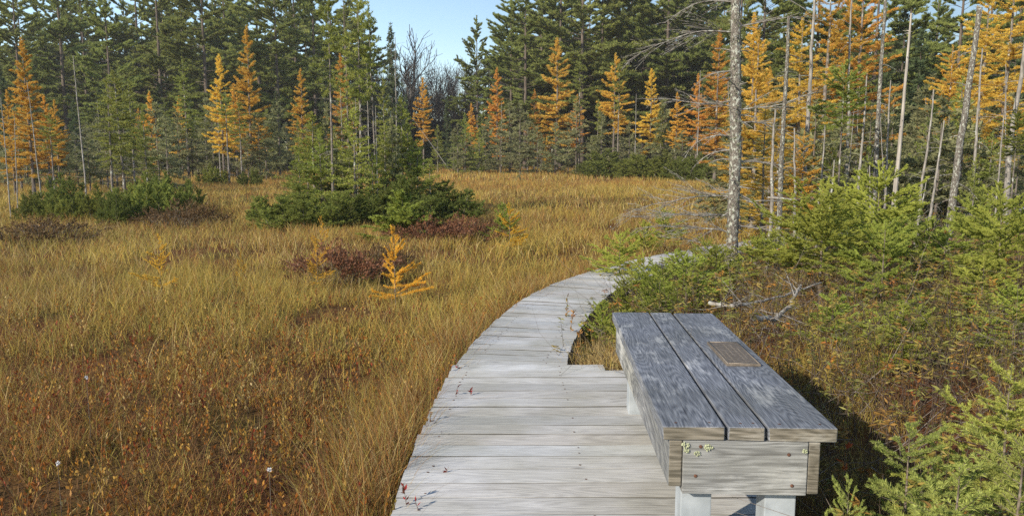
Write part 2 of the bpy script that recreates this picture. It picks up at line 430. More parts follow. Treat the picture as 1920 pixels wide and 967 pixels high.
def conifer(seed, H, r0, Lmax, crown0, prof, whorl, nper, e0, e1, curve=.0, nseg=4, twl=.45, twstep=.3, leaf_from=.25, sub=0,
            nd=20, nl=.2, nw=.05, clo=(.03, .05, .02), chi=(.07, .10, .03), dead=None, leafmat='needle', bark='bark_far', tn=6, up=.25, fwd=.6,
            wob=.012, bw=None, thin=0., topr=.1, wobb=.12, jitter=.2, into=None, org=None):
    rng = np.random.default_rng(seed)
    pts, rad = trunk_pts(rng, H, r0, 12, wob, topr)
    pts[0, 2] -= .25
    T, Cg = into or (Geo(), Geo())
    if org is not None: pts = pts * [1, 1, 1] + np.array([org[0], org[1], 0]) + np.outer(pts[:, 2] / H, [org[2], org[3], 0])
    tube_path(T, pts, rad, tn)
    at = lambda z: np.array([np.interp(z, pts[:, 2], pts[:, 0]), np.interp(z, pts[:, 2], pts[:, 1]), z])
    S = []
    z = crown0 * H
    while z < H * .995:
        s = (z / H - crown0) / (1 - crown0)
        for k in range(nper):
            if rng.random() < thin: continue
            L = Lmax * prof(s) * rng.uniform(.65, 1.2)
            zz = z + rng.uniform(-.5, .5) * whorl
            a = rng.uniform(0, 2 * math.pi)
            e = math.radians(e0 + (e1 - e0) * s + rng.normal(0, 7))
            rr = bw or max(.004, r0 * .22 * (1.1 - s))
            S += branch(rng, at(min(zz, H)), a, e, max(L, .04 * Lmax), rr, nseg, curve, twl=twl, twstep=twstep, leaf_from=leaf_from, sub=sub, wob=wobb)
        z += whorl * rng.uniform(1 - jitter, 1 + jitter)
    S.append((at(H * .93), at(H) + [0, 0, .06 * H * .3], r0 * .1, .003, 1, 1))
    P0 = np.array([s[0] for s in S]); P1 = np.array([s[1] for s in S]); R0 = np.array([s[2] for s in S]); R1 = np.array([s[3] for s in S])
    lv = np.array([s[4] for s in S]); ss = np.array([s[5] for s in S])
    keep = lv <= (1 if sub == 0 or r0 > .2 else 2)
    tube_segs(T, P0[keep], P1[keep], R0[keep], R1[keep], 3)
    lf = ss > leaf_from
    needles(Cg, rng, P0[lf], P1[lf], nd, nl, nw, clo, chi, up, fwd)
    out = []
    if dead:
        z0, z1, n, dl, drop, tws = dead
        DS = []
        for k in range(n):
            zz = H * rng.uniform(z0, z1)
            DS += branch(rng, at(zz), rng.uniform(0, 6.283), math.radians(rng.uniform(-25, 12)), dl * rng.uniform(.4, 1.2), max(.004, r0 * .13), 4, drop, twl=.4, twstep=tws, leaf_from=0, wob=.2, twang=45, flat=.6)
        tube_segs(T, *[np.array([s[i] for s in DS]) for i in range(4)], 3)
    if into: return None
    out.append(('trunk', T.mesh('trunk', M[bark])))
    out.append(('crown', Cg.mesh('crown', M[leafmat])))
    return (H, out)

def snag(seed, H, r0, nb, bl, mat='deadwood', wob=.02, topr=.35, drop=-.6, tws=.15, tn=8, z0=.15, lean=0, rough=.05, nring=24):
    rng = np.random.default_rng(seed)
    pts, rad = trunk_pts(rng, H, r0, nring, wob, topr, lean); pts[0, 2] -= .25
    T, D = Geo(), Geo()
    tube_path(T, pts, rad, tn, rough, rng)
    DS = []
    for k in range(nb):
        zz = H * rng.uniform(z0, .97)
        o = np.array([np.interp(zz, pts[:, 2], pts[:, 0]), np.interp(zz, pts[:, 2], pts[:, 1]), zz])
        DS += branch(rng, o, rng.uniform(0, 6.283), math.radians(rng.uniform(-20, 25)), bl * rng.uniform(.25, 1.2) * (1.1 - .5 * zz / H), max(.003, r0 * .16), 5, drop, twl=.35, twstep=tws, leaf_from=0, wob=.22, twang=45, flat=.6)
    if DS: tube_segs(T, *[np.array([s[i] for s in DS]) for i in range(4)], 3)
    return (H, [('trunk', T.mesh('trunk', M[mat], True))])

def hardwood(seed, H, r0, spread=.42, levels=5):
    rng = np.random.default_rng(seed); S = []
    def grow(p, d, L, r, lev):
        n = 3
        for i in range(n):
            q = p + d * L / n
            S.append((p, q, r * (1 - .3 * i / n), r * (1 - .3 * (i + 1) / n)))
            p = q; d = unit(d + rng.normal(0, .09, 3) + np.array([0, 0, .03]))
            if lev < levels and (i > 0 or lev > 0):
                for _ in range(1 if lev == 0 else rng.integers(1, 3)):
                    s = unit(np.cross(d, rng.normal(size=3)))
                    grow(p, unit(d + s * rng.uniform(.45, .95) + np.array([0, 0, .18])), L * rng.uniform(.5, .72), r * rng.uniform(.42, .6), lev + 1)
        if lev < levels: grow(p, unit(d + rng.normal(0, .2, 3)), L * .72, r * .66, lev + 1)
    grow(np.array([0, 0, -.3]), np.array([0, 0, 1.]), H * spread, r0, 0)
    A = [np.array([s[i] for s in S]) for i in range(4)]
    big = A[2] > r0 * .25
    T, B = Geo(), Geo()
    tube_segs(T, A[0][big], A[1][big], A[2][big], A[3][big], 6)
    tube_segs(B, A[0][~big], A[1][~big], np.maximum(A[2][~big], .014), np.maximum(A[3][~big], .010), 3)
    return (float(A[1][:, 2].max()), [('trunk', T.mesh('trunk', M['hardwood'])), ('crown', B.mesh('crown', M['hardwood']))])

def shrub(seed, R, H, nst, nleaf, ll, lw, clo, chi, mat='leaf', droop=.0, stemr=.004, upright=.5, stem='twig', clumps=34, cr=.26):
    """thicket of leafy stems gathered in clumps of uneven height"""
    rng = np.random.default_rng(seed); S, Cg = Geo(), Geo()
    a = rng.uniform(0, 6.283, clumps); rr = np.sqrt(rng.random(clumps))
    ch = H * (1 - .62 * rr ** 1.8) * rng.uniform(.45, 1.05, clumps); ch[0] = H; rr[0] = .1
    cc = np.stack([R * rr * np.cos(a), R * rr * np.sin(a), ch], 1)
    tone = rng.random(clumps)
    k = rng.integers(0, clumps, nst)
    tip = cc[k] + rng.normal(0, 1, (nst, 3)) * np.array([R * cr * .55, R * cr * .55, H * .11])
    tip[:, 2] = np.maximum(tip[:, 2], .06 * H)
    base = np.stack([tip[:, 0] * .5, tip[:, 1] * .5, np.full(nst, -.05)], 1) + rng.normal(0, R * .06, (nst, 3)) * [1, 1, 0]
    midp = base * .4 + tip * .6; midp[:, 2] = tip[:, 2] * .66
    tube_segs(S, base, midp, np.full(nst, stemr), np.full(nst, stemr * .7), 3)
    tube_segs(S, midp, tip, np.full(nst, stemr * .7), np.full(nst, stemr * .3), 3)
    n = nst * nleaf; i = np.repeat(np.arange(nst), nleaf)
    u = rng.random((n, 1)) ** .55 * 1.05
    b = midp[i] * (1 - u) + tip[i] * u + rng.normal(0, R * .022, (n, 3))
    ax = unit(tip - midp)[i]
    d = unit(ax * upright + rng.normal(0, .55, (n, 3)) + np.array([0, 0, .25 - droop]))
    t = (.5 * rng.random(n) + .5 * tone[k][i])[:, None]
    leaves(Cg, rng, b, d, ll * rng.uniform(.6, 1.2, n), lw * rng.uniform(.7, 1.2, n), np.asarray(clo) * (1 - t) + np.asarray(chi) * t)
    return (H, [('stems', S.mesh('stems', M[stem])), ('foliage', Cg.mesh('foliage', M[mat]))])

PROTO = {}
HAZE = .0004
USED = {}
def put(key, name, cat, label, px, Y, top=None, H=None, group=None, rot=None, wx=1.0, lean=0., z=None, mid=None):
    """place a tree of a kind: its axis at photo column px, Y metres ahead, its top at photo row `top`"""
    h0, parts = PROTO[key]
    y_mid = mid if mid is not None else (max(top, 0) + 293) / 2 if top is not None else 300
    x, _ = at_y(px, y_mid, Y)
    zb = gz1(x, Y) if z is None else z
    if top is not None: H = at_y(px, top, Y)[1] - zb
    s = H / h0
    k = USED.get(key, 0); USED[key] = k + 1
    o = empty(name, (x, Y, zb), label, cat, group)
    o.scale = (s * wx, s * wx, s)
    rnd = random.Random(hash_(key) + k * 7 + 1)
    o.rotation_euler = (0, lean, 0)
    o.rotation_euler = (Matrix.Rotation(lean, 3, 'Y') @ Matrix.Rotation(rnd.uniform(0, 6.28) if rot is None else rot, 3, 'Z')).to_euler()
    for pn, me in parts:
        link(bpy.data.objects.new(pn, me), o)
    return o
def hash_(s): return sum(ord(c) * (i + 3) for i, c in enumerate(s))

PARTS_MARK = None
# ================================================================== THE SETTING
# ---- ground sheet
def ground():
    ys = np.concatenate([np.arange(-6, 14, .12), np.geomspace(14, 900, 130)])
    xs0 = np.concatenate([np.arange(0, 10, .14), np.geomspace(10, 900, 70)])
    xs = np.concatenate([-xs0[:0:-1], xs0])
    X, Y = np.meshgrid(xs, ys); Z = gz(X.ravel(), Y.ravel())
    V = np.stack([X.ravel(), Y.ravel(), Z], 1)
    nx, ny = len(xs), len(ys)
    i = (np.arange(ny - 1)[:, None] * nx + np.arange(nx - 1)[None]).ravel()
    m = bpy.data.materials.new("peat_and_moss"); t, N, L = nt(m)
    out = N.new("ShaderNodeOutputMaterial"); p = N.new("ShaderNodeBsdfPrincipled"); p.inputs["Roughness"].default_value = 1; p.inputs["Specular IOR Level"].default_value = .05
    tc = N.new("ShaderNodeTexCoord")
    n1 = N.new("ShaderNodeTexNoise"); n1.inputs["Scale"].default_value = 14; n1.inputs["Detail"].default_value = 8; L.new(tc.outputs["Object"], n1.inputs[0])
    n2 = N.new("ShaderNodeTexNoise"); n2.inputs["Scale"].default_value = .9; n2.inputs["Detail"].default_value = 5; L.new(tc.outputs["Object"], n2.inputs[0])
    r1 = N.new("ShaderNodeValToRGB"); e = r1.color_ramp.elements; e[0].position = .3; e[0].color = (.035, .022, .012, 1); e[1].position = .7; e[1].color = (.14, .08, .03, 1)
    r2 = N.new("ShaderNodeValToRGB"); e = r2.color_ramp.elements; e[0].position = .45; e[0].color = (.15, .05, .025, 1); e[1].position = .62; e[1].color = (.13, .10, .03, 1)
    L.new(n1.outputs[0], r1.inputs[0]); L.new(n2.outputs[0], r2.inputs[0])
    mx = N.new("ShaderNodeMix"); mx.data_type = 'RGBA'; mx.inputs[0].default_value = .45; L.new(r1.outputs[0], mx.inputs[6]); L.new(r2.outputs[0], mx.inputs[7])
    L.new(mx.outputs[2], p.inputs["Base Color"])
    b = N.new("ShaderNodeBump"); b.inputs["Strength"].default_value = .9; b.inputs["Distance"].default_value = .05; L.new(n1.outputs[0], b.inputs["Height"]); L.new(b.outputs[0], p.inputs["Normal"])
    L.new(p.outputs[0], out.inputs[0])
    o = obj_np("ground", V, np.stack([i, i + 1, i + nx + 1, i + nx], 1), m, None, None, True)
    tag(o, "peaty brown bog floor under sedge and heath", "ground", None, "structure")
ground()

# ---- boardwalk
def boardwalk():
    rng = np.random.default_rng(5)
    root = empty("boardwalk", (0, 4.5, 0), "pale weathered plank boardwalk curving away past the bench", "boardwalk")
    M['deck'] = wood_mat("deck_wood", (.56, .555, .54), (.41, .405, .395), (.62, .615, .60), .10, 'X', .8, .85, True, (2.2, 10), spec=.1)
    V, Fc, sh, tn = [], [], [], []
    def board(c, ax, nrm, length, width, thick, z=0., tilt=0.):
        """ax along the board, nrm across it"""
        b = .0016
        prof = [(-width / 2, -thick), (-width / 2, -b), (-width / 2 + b, 0), (width / 2 - b, 0), (width / 2, -b), (width / 2, -thick)]
        n0 = len(V); xs = np.linspace(-length / 2, length / 2, 5)
        warp = rng.normal(0, .0012, 5); cup = rng.normal(0, .0015)
        s = rng.uniform(-20, 20, 3); g = np.clip(rng.normal(1, .085), .78, 1.15); w = rng.normal(0, .016)
        for i, xx in enumerate(xs):
            for (u, h) in prof:
                q = c + ax * (xx + (rng.normal(0, .001))) + nrm * u
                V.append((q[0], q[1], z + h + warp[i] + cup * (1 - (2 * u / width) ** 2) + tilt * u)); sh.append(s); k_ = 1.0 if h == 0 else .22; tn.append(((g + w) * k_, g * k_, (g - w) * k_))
        k = 6
        for i in range(4):
            for j in range(k): Fc.append((n0 + i * k + j, n0 + i * k + (j + 1) % k, n0 + (i + 1) * k + (j + 1) % k, n0 + (i + 1) * k + j))
        Fc.append(tuple(n0 + j for j in range(k))[::-1]); Fc.append(tuple(n0 + 4 * k + j for j in range(k)))
    nails = []
    def nail(q, z):
        nails.append((q[0], q[1], z + .0012))
    y = .25
    while y < 4.68:
        w = rng.uniform(.122, .138)
        yc = y + w / 2
        a, b = float(plat_left(yc)) + rng.normal(0, .005), float(plat_right(yc)) + rng.normal(0, .006)
        ang = rng.normal(0, .0035)
        ax = np.array([math.cos(ang), math.sin(ang)]); nr = np.array([-ax[1], ax[0]])
        zz = rng.normal(0, .0012)
        board(np.array([(a + b) / 2, yc]), ax, nr, b - a, w, .038, zz, rng.normal(0, .01))
        for xn in (a + .10, .30, .72):
            for dy in (-.035, .035):
                if rng.random() < .5 and xn < b - .05: nail((xn + rng.normal(0, .008), yc + dy + rng.normal(0, .005)), zz)
        y += w + rng.uniform(.003, .008)
    s = 0.0
    ds = .04
    i = 1
    L = 0.04
    while L < (len(CL) - 2) * ds:
        w = rng.uniform(.122, .137)
        k = (L + w / 2) / ds; i = int(k)
        if i >= len(CL) - 2: break
        c = CL[i] * (1 - (k - i)) + CL[i + 1] * (k - i)
        d = unit(CL[min(i + 4, len(CL) - 1)] - CL[max(i - 4, 0)]); nr = np.array([d[1], -d[0]])
        zz = rng.normal(0, .0018) - .004
        if c[1] > 4.68:
            board(c, nr, d, W_WALK + rng.normal(0, .010), w, .038, zz, rng.normal(0, .012))
            for f in (-.3, .3):
                for dd in (-.033, .033):
                    if rng.random() < .8: nail(c + nr * (f * W_WALK + rng.normal(0, .008)) + d * dd, zz)
        L += w + rng.uniform(.004, .009)
    me = bpy.data.meshes.new("deck"); me.from_pydata([tuple(v) for v in V], [], Fc); me.update()
    a = me.attributes.new("Shift", 'FLOAT_VECTOR', 'POINT'); a.data.foreach_set("vector", np.array(sh, np.float32).ravel())
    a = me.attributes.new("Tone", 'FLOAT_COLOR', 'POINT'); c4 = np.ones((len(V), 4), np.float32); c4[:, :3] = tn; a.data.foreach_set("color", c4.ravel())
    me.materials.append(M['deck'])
    d = link(bpy.data.objects.new("deck", me), root); d.location = (0, -4.5, 0)
    # nail heads, slightly sunk dark discs
    g = Geo()
    for q in nails:
        th = np.linspace(0, 6.283, 8, endpoint=False); r = rng.uniform(.004, .0062)
        ring = np.stack([q[0] + r * np.cos(th), q[1] + r * np.sin(th), np.full(8, q[2])], 1)
        g.add(np.concatenate([ring, ring - [0, 0, .006]]), [[0, 1, 2, 3], [0, 3, 4, 7], [4, 5, 6, 7]])
    M['rust'] = plain_mat("rusty_iron", (.06, .03, .02), (.16, .07, .04), 200, .8)
    n = g.obj("nail_heads", M['rust'], d); n['kind'] = 'stuff'; 
    # bearers under the deck
    M['bearer'] = wood_mat("bearer_wood", (.22, .19, .15), (.12, .10, .08), (.3, .28, .24), .05, 'Y')
    for off in (-.28, .28):
        g = Geo(); P = []
        for j in range(0, len(CL), 12):
            dd = unit(CL[min(j + 4, len(CL) - 1)] - CL[max(j - 4, 0)]); nr = np.array([dd[1], -dd[0]])
            P.append((*(CL[j] + nr * off), -.04 - .07))
        tube_path(g, P, np.full(len(P), .068), 4); o = g.obj("bearer", M['bearer'], root); o.location = (0, -4.5, 0)
    for x in (-.33, .3, .90):
        g = Geo(); yy = np.linspace(.2, 4.55 if x < .5 else 4.25, 6); tube_path(g, np.stack([np.full(6, x), yy, np.full(6, -.110)], 1), np.full(6, .068), 4)
        o = g.obj("bearer", M['bearer'], root); o.location = (0, -4.5, 0)
boardwalk()

# ---- bench
def box_obj(name, lo, hi, mat, parent, bev=.004, seg=2, tex=None, rag=None):
    lo, hi = Vector(lo), Vector(hi)
    import bmesh
    bm = bmesh.new(); bmesh.ops.create_cube(bm, size=1)
    for v in bm.verts: v.co = Vector(((v.co.x + .5) * (hi.x - lo.x) + lo.x, (v.co.y + .5) * (hi.y - lo.y) + lo.y, (v.co.z + .5) * (hi.z - lo.z) + lo.z))
    if rag: rag(bm)
    if bev: bmesh.ops.bevel(bm, geom=list(bm.edges), offset=bev, segments=seg, affect='EDGES', profile=.6)
    me = bpy.data.meshes.new(name); bm.to_mesh(me); bm.free()
    me.materials.append(mat)
    return link(bpy.data.objects.new(name, me), parent)

def bench():
    hs = .475
    x0, y0 = on_z(1243, 799, hs)
    root = empty("bench", (x0, y0, 0), "backless wooden bench with blue-grey slatted seat and small bronze plaque", "bench")
    root.rotation_euler = (0, 0, -math.radians(2.27))
    # local axes: x across the seat, y away from the camera along it
    top = wood_mat("seat_wood", (.25, .264, .295), (.095, .103, .122), (.43, .44, .455), .085, 'Y', 1.9, .62, False, (9, 12), spec=.35)
    M['apron'] = apron = wood_mat("apron_wood", (.28, .282, .275), (.15, .15, .145), (.41, .412, .405), .12, 'X', 1.7, .85, False, (4, 10), spec=.1)
    aprony = wood_mat("side_wood", (.26, .265, .265), (.12, .125, .135), (.52, .52, .51), .15, 'Y', 1.0, .85, False, (4, 10), spec=.1)
    grain = wood_mat("end_grain", (.24, .215, .175), (.10, .09, .07), (.36, .34, .30), .06, 'X', 2.2, .9, False, (6, 10), knots=False, spec=.1)
    LEN = 1.765
    edges = [(0, .191, "seat_board"), (.203, .311, "seat_board"), (.324, .531, "seat_board")]
    def roughen(amp, seed):
        def f(bm):
            r = random.Random(seed)
            for v in bm.verts: v.co += Vector((r.uniform(-amp, amp), r.uniform(-amp, amp), r.uniform(-amp, amp) * .5))
        return f
    for i, (a, b, nm) in enumerate(edges):
        o = box_obj(nm, (a, 0 + .002 * (i % 2), hs - .044), (b, LEN - .004 * i, hs), top, root, .005, 3, rag=roughen(.002, i))
        o['label'] = ["wide seat board over the walkway side", "narrow middle seat board", "wide seat board carrying the plaque"][i]
        me = o.data; me.materials.append(grain)
        for p in me.polygons:
            if abs(p.normal.y) > .75: p.material_index = 1
    zt, zb = hs - .0455, hs - .0455 - .168
    ap = []
    for (a, b) in ((.022, .062), (.449, .484)):
        def rag(bm, a=a):
            for v in bm.verts:
                if v.co.y < .1 and v.co.z < zb + .05: v.co.z += .018 if a < .1 else 0
        o = box_obj("side_apron", (a, .006, zb), (b, LEN - .006, zt), aprony, root, .004, 2, rag=rag); ap.append(o)
        me = o.data; me.materials.append(grain)
        for p in me.polygons:
            if abs(p.normal.y) > .75: p.material_index = 1
    ap[0]['label'] = "side apron with a rotted lower front corner"
    e1 = box_obj("end_apron", (.0645, .003, zb - .004), (.4465, .043, zt), apron, root, .003, 2); e1['label'] = "grey end apron with lichen spots and rusty bolts"
    box_obj("end_apron", (.0645, LEN - .043, zb), (.4465, LEN - .005, zt), apron, root, .003, 2)
    for (bx, bz) in ((.105, .055), (.388, .128), (.402, .028), (.118, .15)):
        g = Geo(); th = np.linspace(0, 6.283, 10, endpoint=False); r = .0055
        ring = np.stack([bx + r * np.cos(th), np.full(10, .0012), zb + bz + r * np.sin(th)], 1)
        back = ring + [0, .006, 0]; front = (ring - [bx, 0, zb + bz]) * .6 + [bx, -.0015, zb + bz]
        j = np.arange(10); k = (j + 1) % 10
        g.add(np.concatenate([back, ring, front]), np.concatenate([np.stack([j, k, k + 10, j + 10], 1), np.stack([j + 10, k + 10, k + 20, j + 20], 1)]))
        g.add(front, [[0, 1, 2, 3], [0, 3, 4, 9], [4, 5, 8, 9], [5, 6, 7, 8]])
        g.obj("bolt_head", M['rust'], e1)
    lich = plain_mat("lichen", (.30, .32, .20), (.52, .55, .36), 160, .95, bump=.8)
    rng = np.random.default_rng(4)
    for (lx, lz, R) in ((.072, .155, .012), (.074, .138, .009), (.108, .128, .009), (.142, .147, .013), (.435, .14, .008)):
        g = Geo()
        for _ in range(26):
            a = rng.uniform(0, 6.28); d = R * math.sqrt(rng.random()); r = R * rng.uniform(.12, .3)
            c = np.array([lx + d * math.cos(a), -.0003, zb + lz + d * .8 * math.sin(a)])
            th = np.linspace(0, 6.283, 6, endpoint=False)
            ring = c + np.stack([r * np.cos(th), np.full(6, .003), r * np.sin(th)], 1); tp = c + np.stack([.4 * r * np.cos(th), np.full(6, -.0022 - rng.random() * .002), .4 * r * np.sin(th)], 1)
            j = np.arange(6); k = (j + 1) % 6
            g.add(np.concatenate([ring, tp]), np.concatenate([np.stack([j, k, k + 6, j + 6], 1), [[6, 7, 8, 9], [6, 9, 10, 11]]]))
        g.obj("lichen_patch", lich, e1)
    paint = plain_mat("pale_painted_post", (.25, .275, .29), (.39, .42, .44), 9, .6, bump=.08)
    for (a, y) in ((.070, .052), (.335, .052), (.068, LEN - .26), (.335, LEN - .26)):
        box_obj("leg", (a, y, -.004), (a + .098, y + .095, zt - .003), paint, root, .004, 2)
    for (sx, sy) in ((.045, .035), (.15, .04), (.245, .036), (.285, .04), (.365, .034), (.49, .038), (.05, LEN - .035), (.15, LEN - .04), (.257, LEN - .04), (.37, LEN - .036), (.48, LEN - .04)):
        g = Geo(); th = np.linspace(0, 6.283, 8, endpoint=False); r = .0048
        ring = np.stack([sx + r * np.cos(th), sy + r * np.sin(th), np.full(8, hs + .0012)], 1)
        g.add(np.concatenate([ring, ring - [0, 0, .005]]), [[0, 1, 2, 3], [0, 3, 4, 7], [4, 5, 6, 7]]); g.obj("nail_head", M['rust'], [c for c in root.children if c.name.startswith("seat_board")][0 if sx < .2 else 1 if sx < .32 else 2])
    # plaque
    bronze = plain_mat("bronze", (.15, .12, .09), (.24, .195, .15), 60, .55, .35, .25)
    bronze2 = plain_mat("worn_bronze", (.19, .16, .125), (.27, .23, .185), 90, .5, .35, .2)
    c0 = (.358, .705); c1 = (.494, 1.075)
    pl = box_obj("plaque", (c0[0], c0[1], hs + .0005), (c1[0], c1[1], hs + .010), bronze, root, .002, 2)
    rim = Geo()
    for (a, b) in (((c0[0] + .004, c0[1] + .004), (c0[0] + .009, c1[1] - .004)), ((c1[0] - .009, c0[1] + .004), (c1[0] - .004, c1[1] - .004)),
                   ((c0[0] + .0093, c0[1] + .004), (c1[0] - .0093, c0[1] + .009)), ((c0[0] + .0093, c1[1] - .009), (c1[0] - .0093, c1[1] - .004))):
        z = hs + .0096; h = .0024
        vs = [(a[0], a[1], z), (b[0], a[1], z), (b[0], b[1], z), (a[0], b[1], z), (a[0], a[1], z + h), (b[0], a[1], z + h), (b[0], b[1], z + h), (a[0], b[1], z + h)]
        rim.add(vs, [[4, 5, 6, 7], [0, 1, 5, 4], [1, 2, 6, 5], [2, 3, 7, 6], [3, 0, 4, 7]])
    rim.obj("raised_rim", bronze2, pl)
    # rows of worn relief too small to read, running along the seat
    tx = Geo(); r = random.Random(8)
    for row, (xx, ya, yb) in enumerate(((.379, .80, .98), (.399, .74, .93), (.421, .83, 1.03), (.446, .735, 1.03), (.463, .79, .96))):
        y = ya
        while y < yb:
            w = r.uniform(.0025, .0065)
            if r.random() > .16:
                h = r.uniform(.0035, .0062); z = hs + .0098; x_ = xx + r.uniform(-.0006, .0006); k = .0011
                a, b = (x_ - h / 2, y), (x_ + h / 2, y + w * .7)
                vs = [(a[0], a[1], z), (b[0], a[1], z), (b[0], b[1], z), (a[0], b[1], z), (a[0] + .0006, a[1] + .0005, z + k), (b[0] - .0006, a[1] + .0005, z + k), (b[0] - .0006, b[1] - .0005, z + k), (a[0] + .0006, b[1] - .0005, z + k)]
                tx.add(vs, [[4, 5, 6, 7], [0, 1, 5, 4], [1, 2, 6, 5], [2, 3, 7, 6], [3, 0, 4, 7]])
            y += w
    tx.obj("worn_relief", bronze2, pl)
bench()

# ---- sedge
def in_view(x, y, m=1.14, pad=.5):
    return np.abs(x) < .664 * m * y + pad

GOLD, STRAW, BROWN, RUST, OLIVE, RED = [np.array(c) for c in ((.53, .385, .09), (.64, .49, .22), (.29, .165, .07), (.48, .235, .065), (.43, .37, .095), (.31, .085, .045))]
def pal(x, y, n, rng):
    """sedge colour by place"""
    w = np.zeros((n, 6))
    a = fbm(x * .35, y * .35, 21); b = fbm(x * .13 + 5, y * .1, 31); c = fbm(x * 1.3, y * 1.3, 41)
    near = sstep(7.0, 3.6, y) * sstep(.8, -.6, x)
    far = sstep(24, 40, y)
    R = side_right(x, y) & (y < 13)
    w[:, 0] = .75 + 1.2 * sstep(.4, .6, a) * (1 - near)
    w[:, 1] = .18 + .5 * sstep(.5, .7, c)
    w[:, 2] = .32 + .8 * sstep(.55, .4, a) + .9 * near
    w[:, 3] = .10 + .9 * sstep(.48, .64, b) * (.3 + far) + .10 + .55 * near + .8 * far * sstep(6, -2, x - .05 * y) * .8
    w[:, 4] = .46 + .8 * sstep(.45, .62, fbm(x * .5 + 9, y * .5, 51)) * (1 - .9 * far)
    w[:, 5] = .02 + .8 * near * sstep(.5, .6, fbm(x * 1.1, y * 1.1, 61))
    w[:, 2] += R * .8; w[:, 4] += R * .5
    w /= w.sum(1, keepdims=True)
    k = (rng.random((n, 1)) > np.cumsum(w, 1)).sum(1).clip(0, 5)
    base = np.stack([GOLD, STRAW, BROWN, RUST, OLIVE, RED])[k]
    return base * rng.uniform(.65, 1.2, (n, 1))

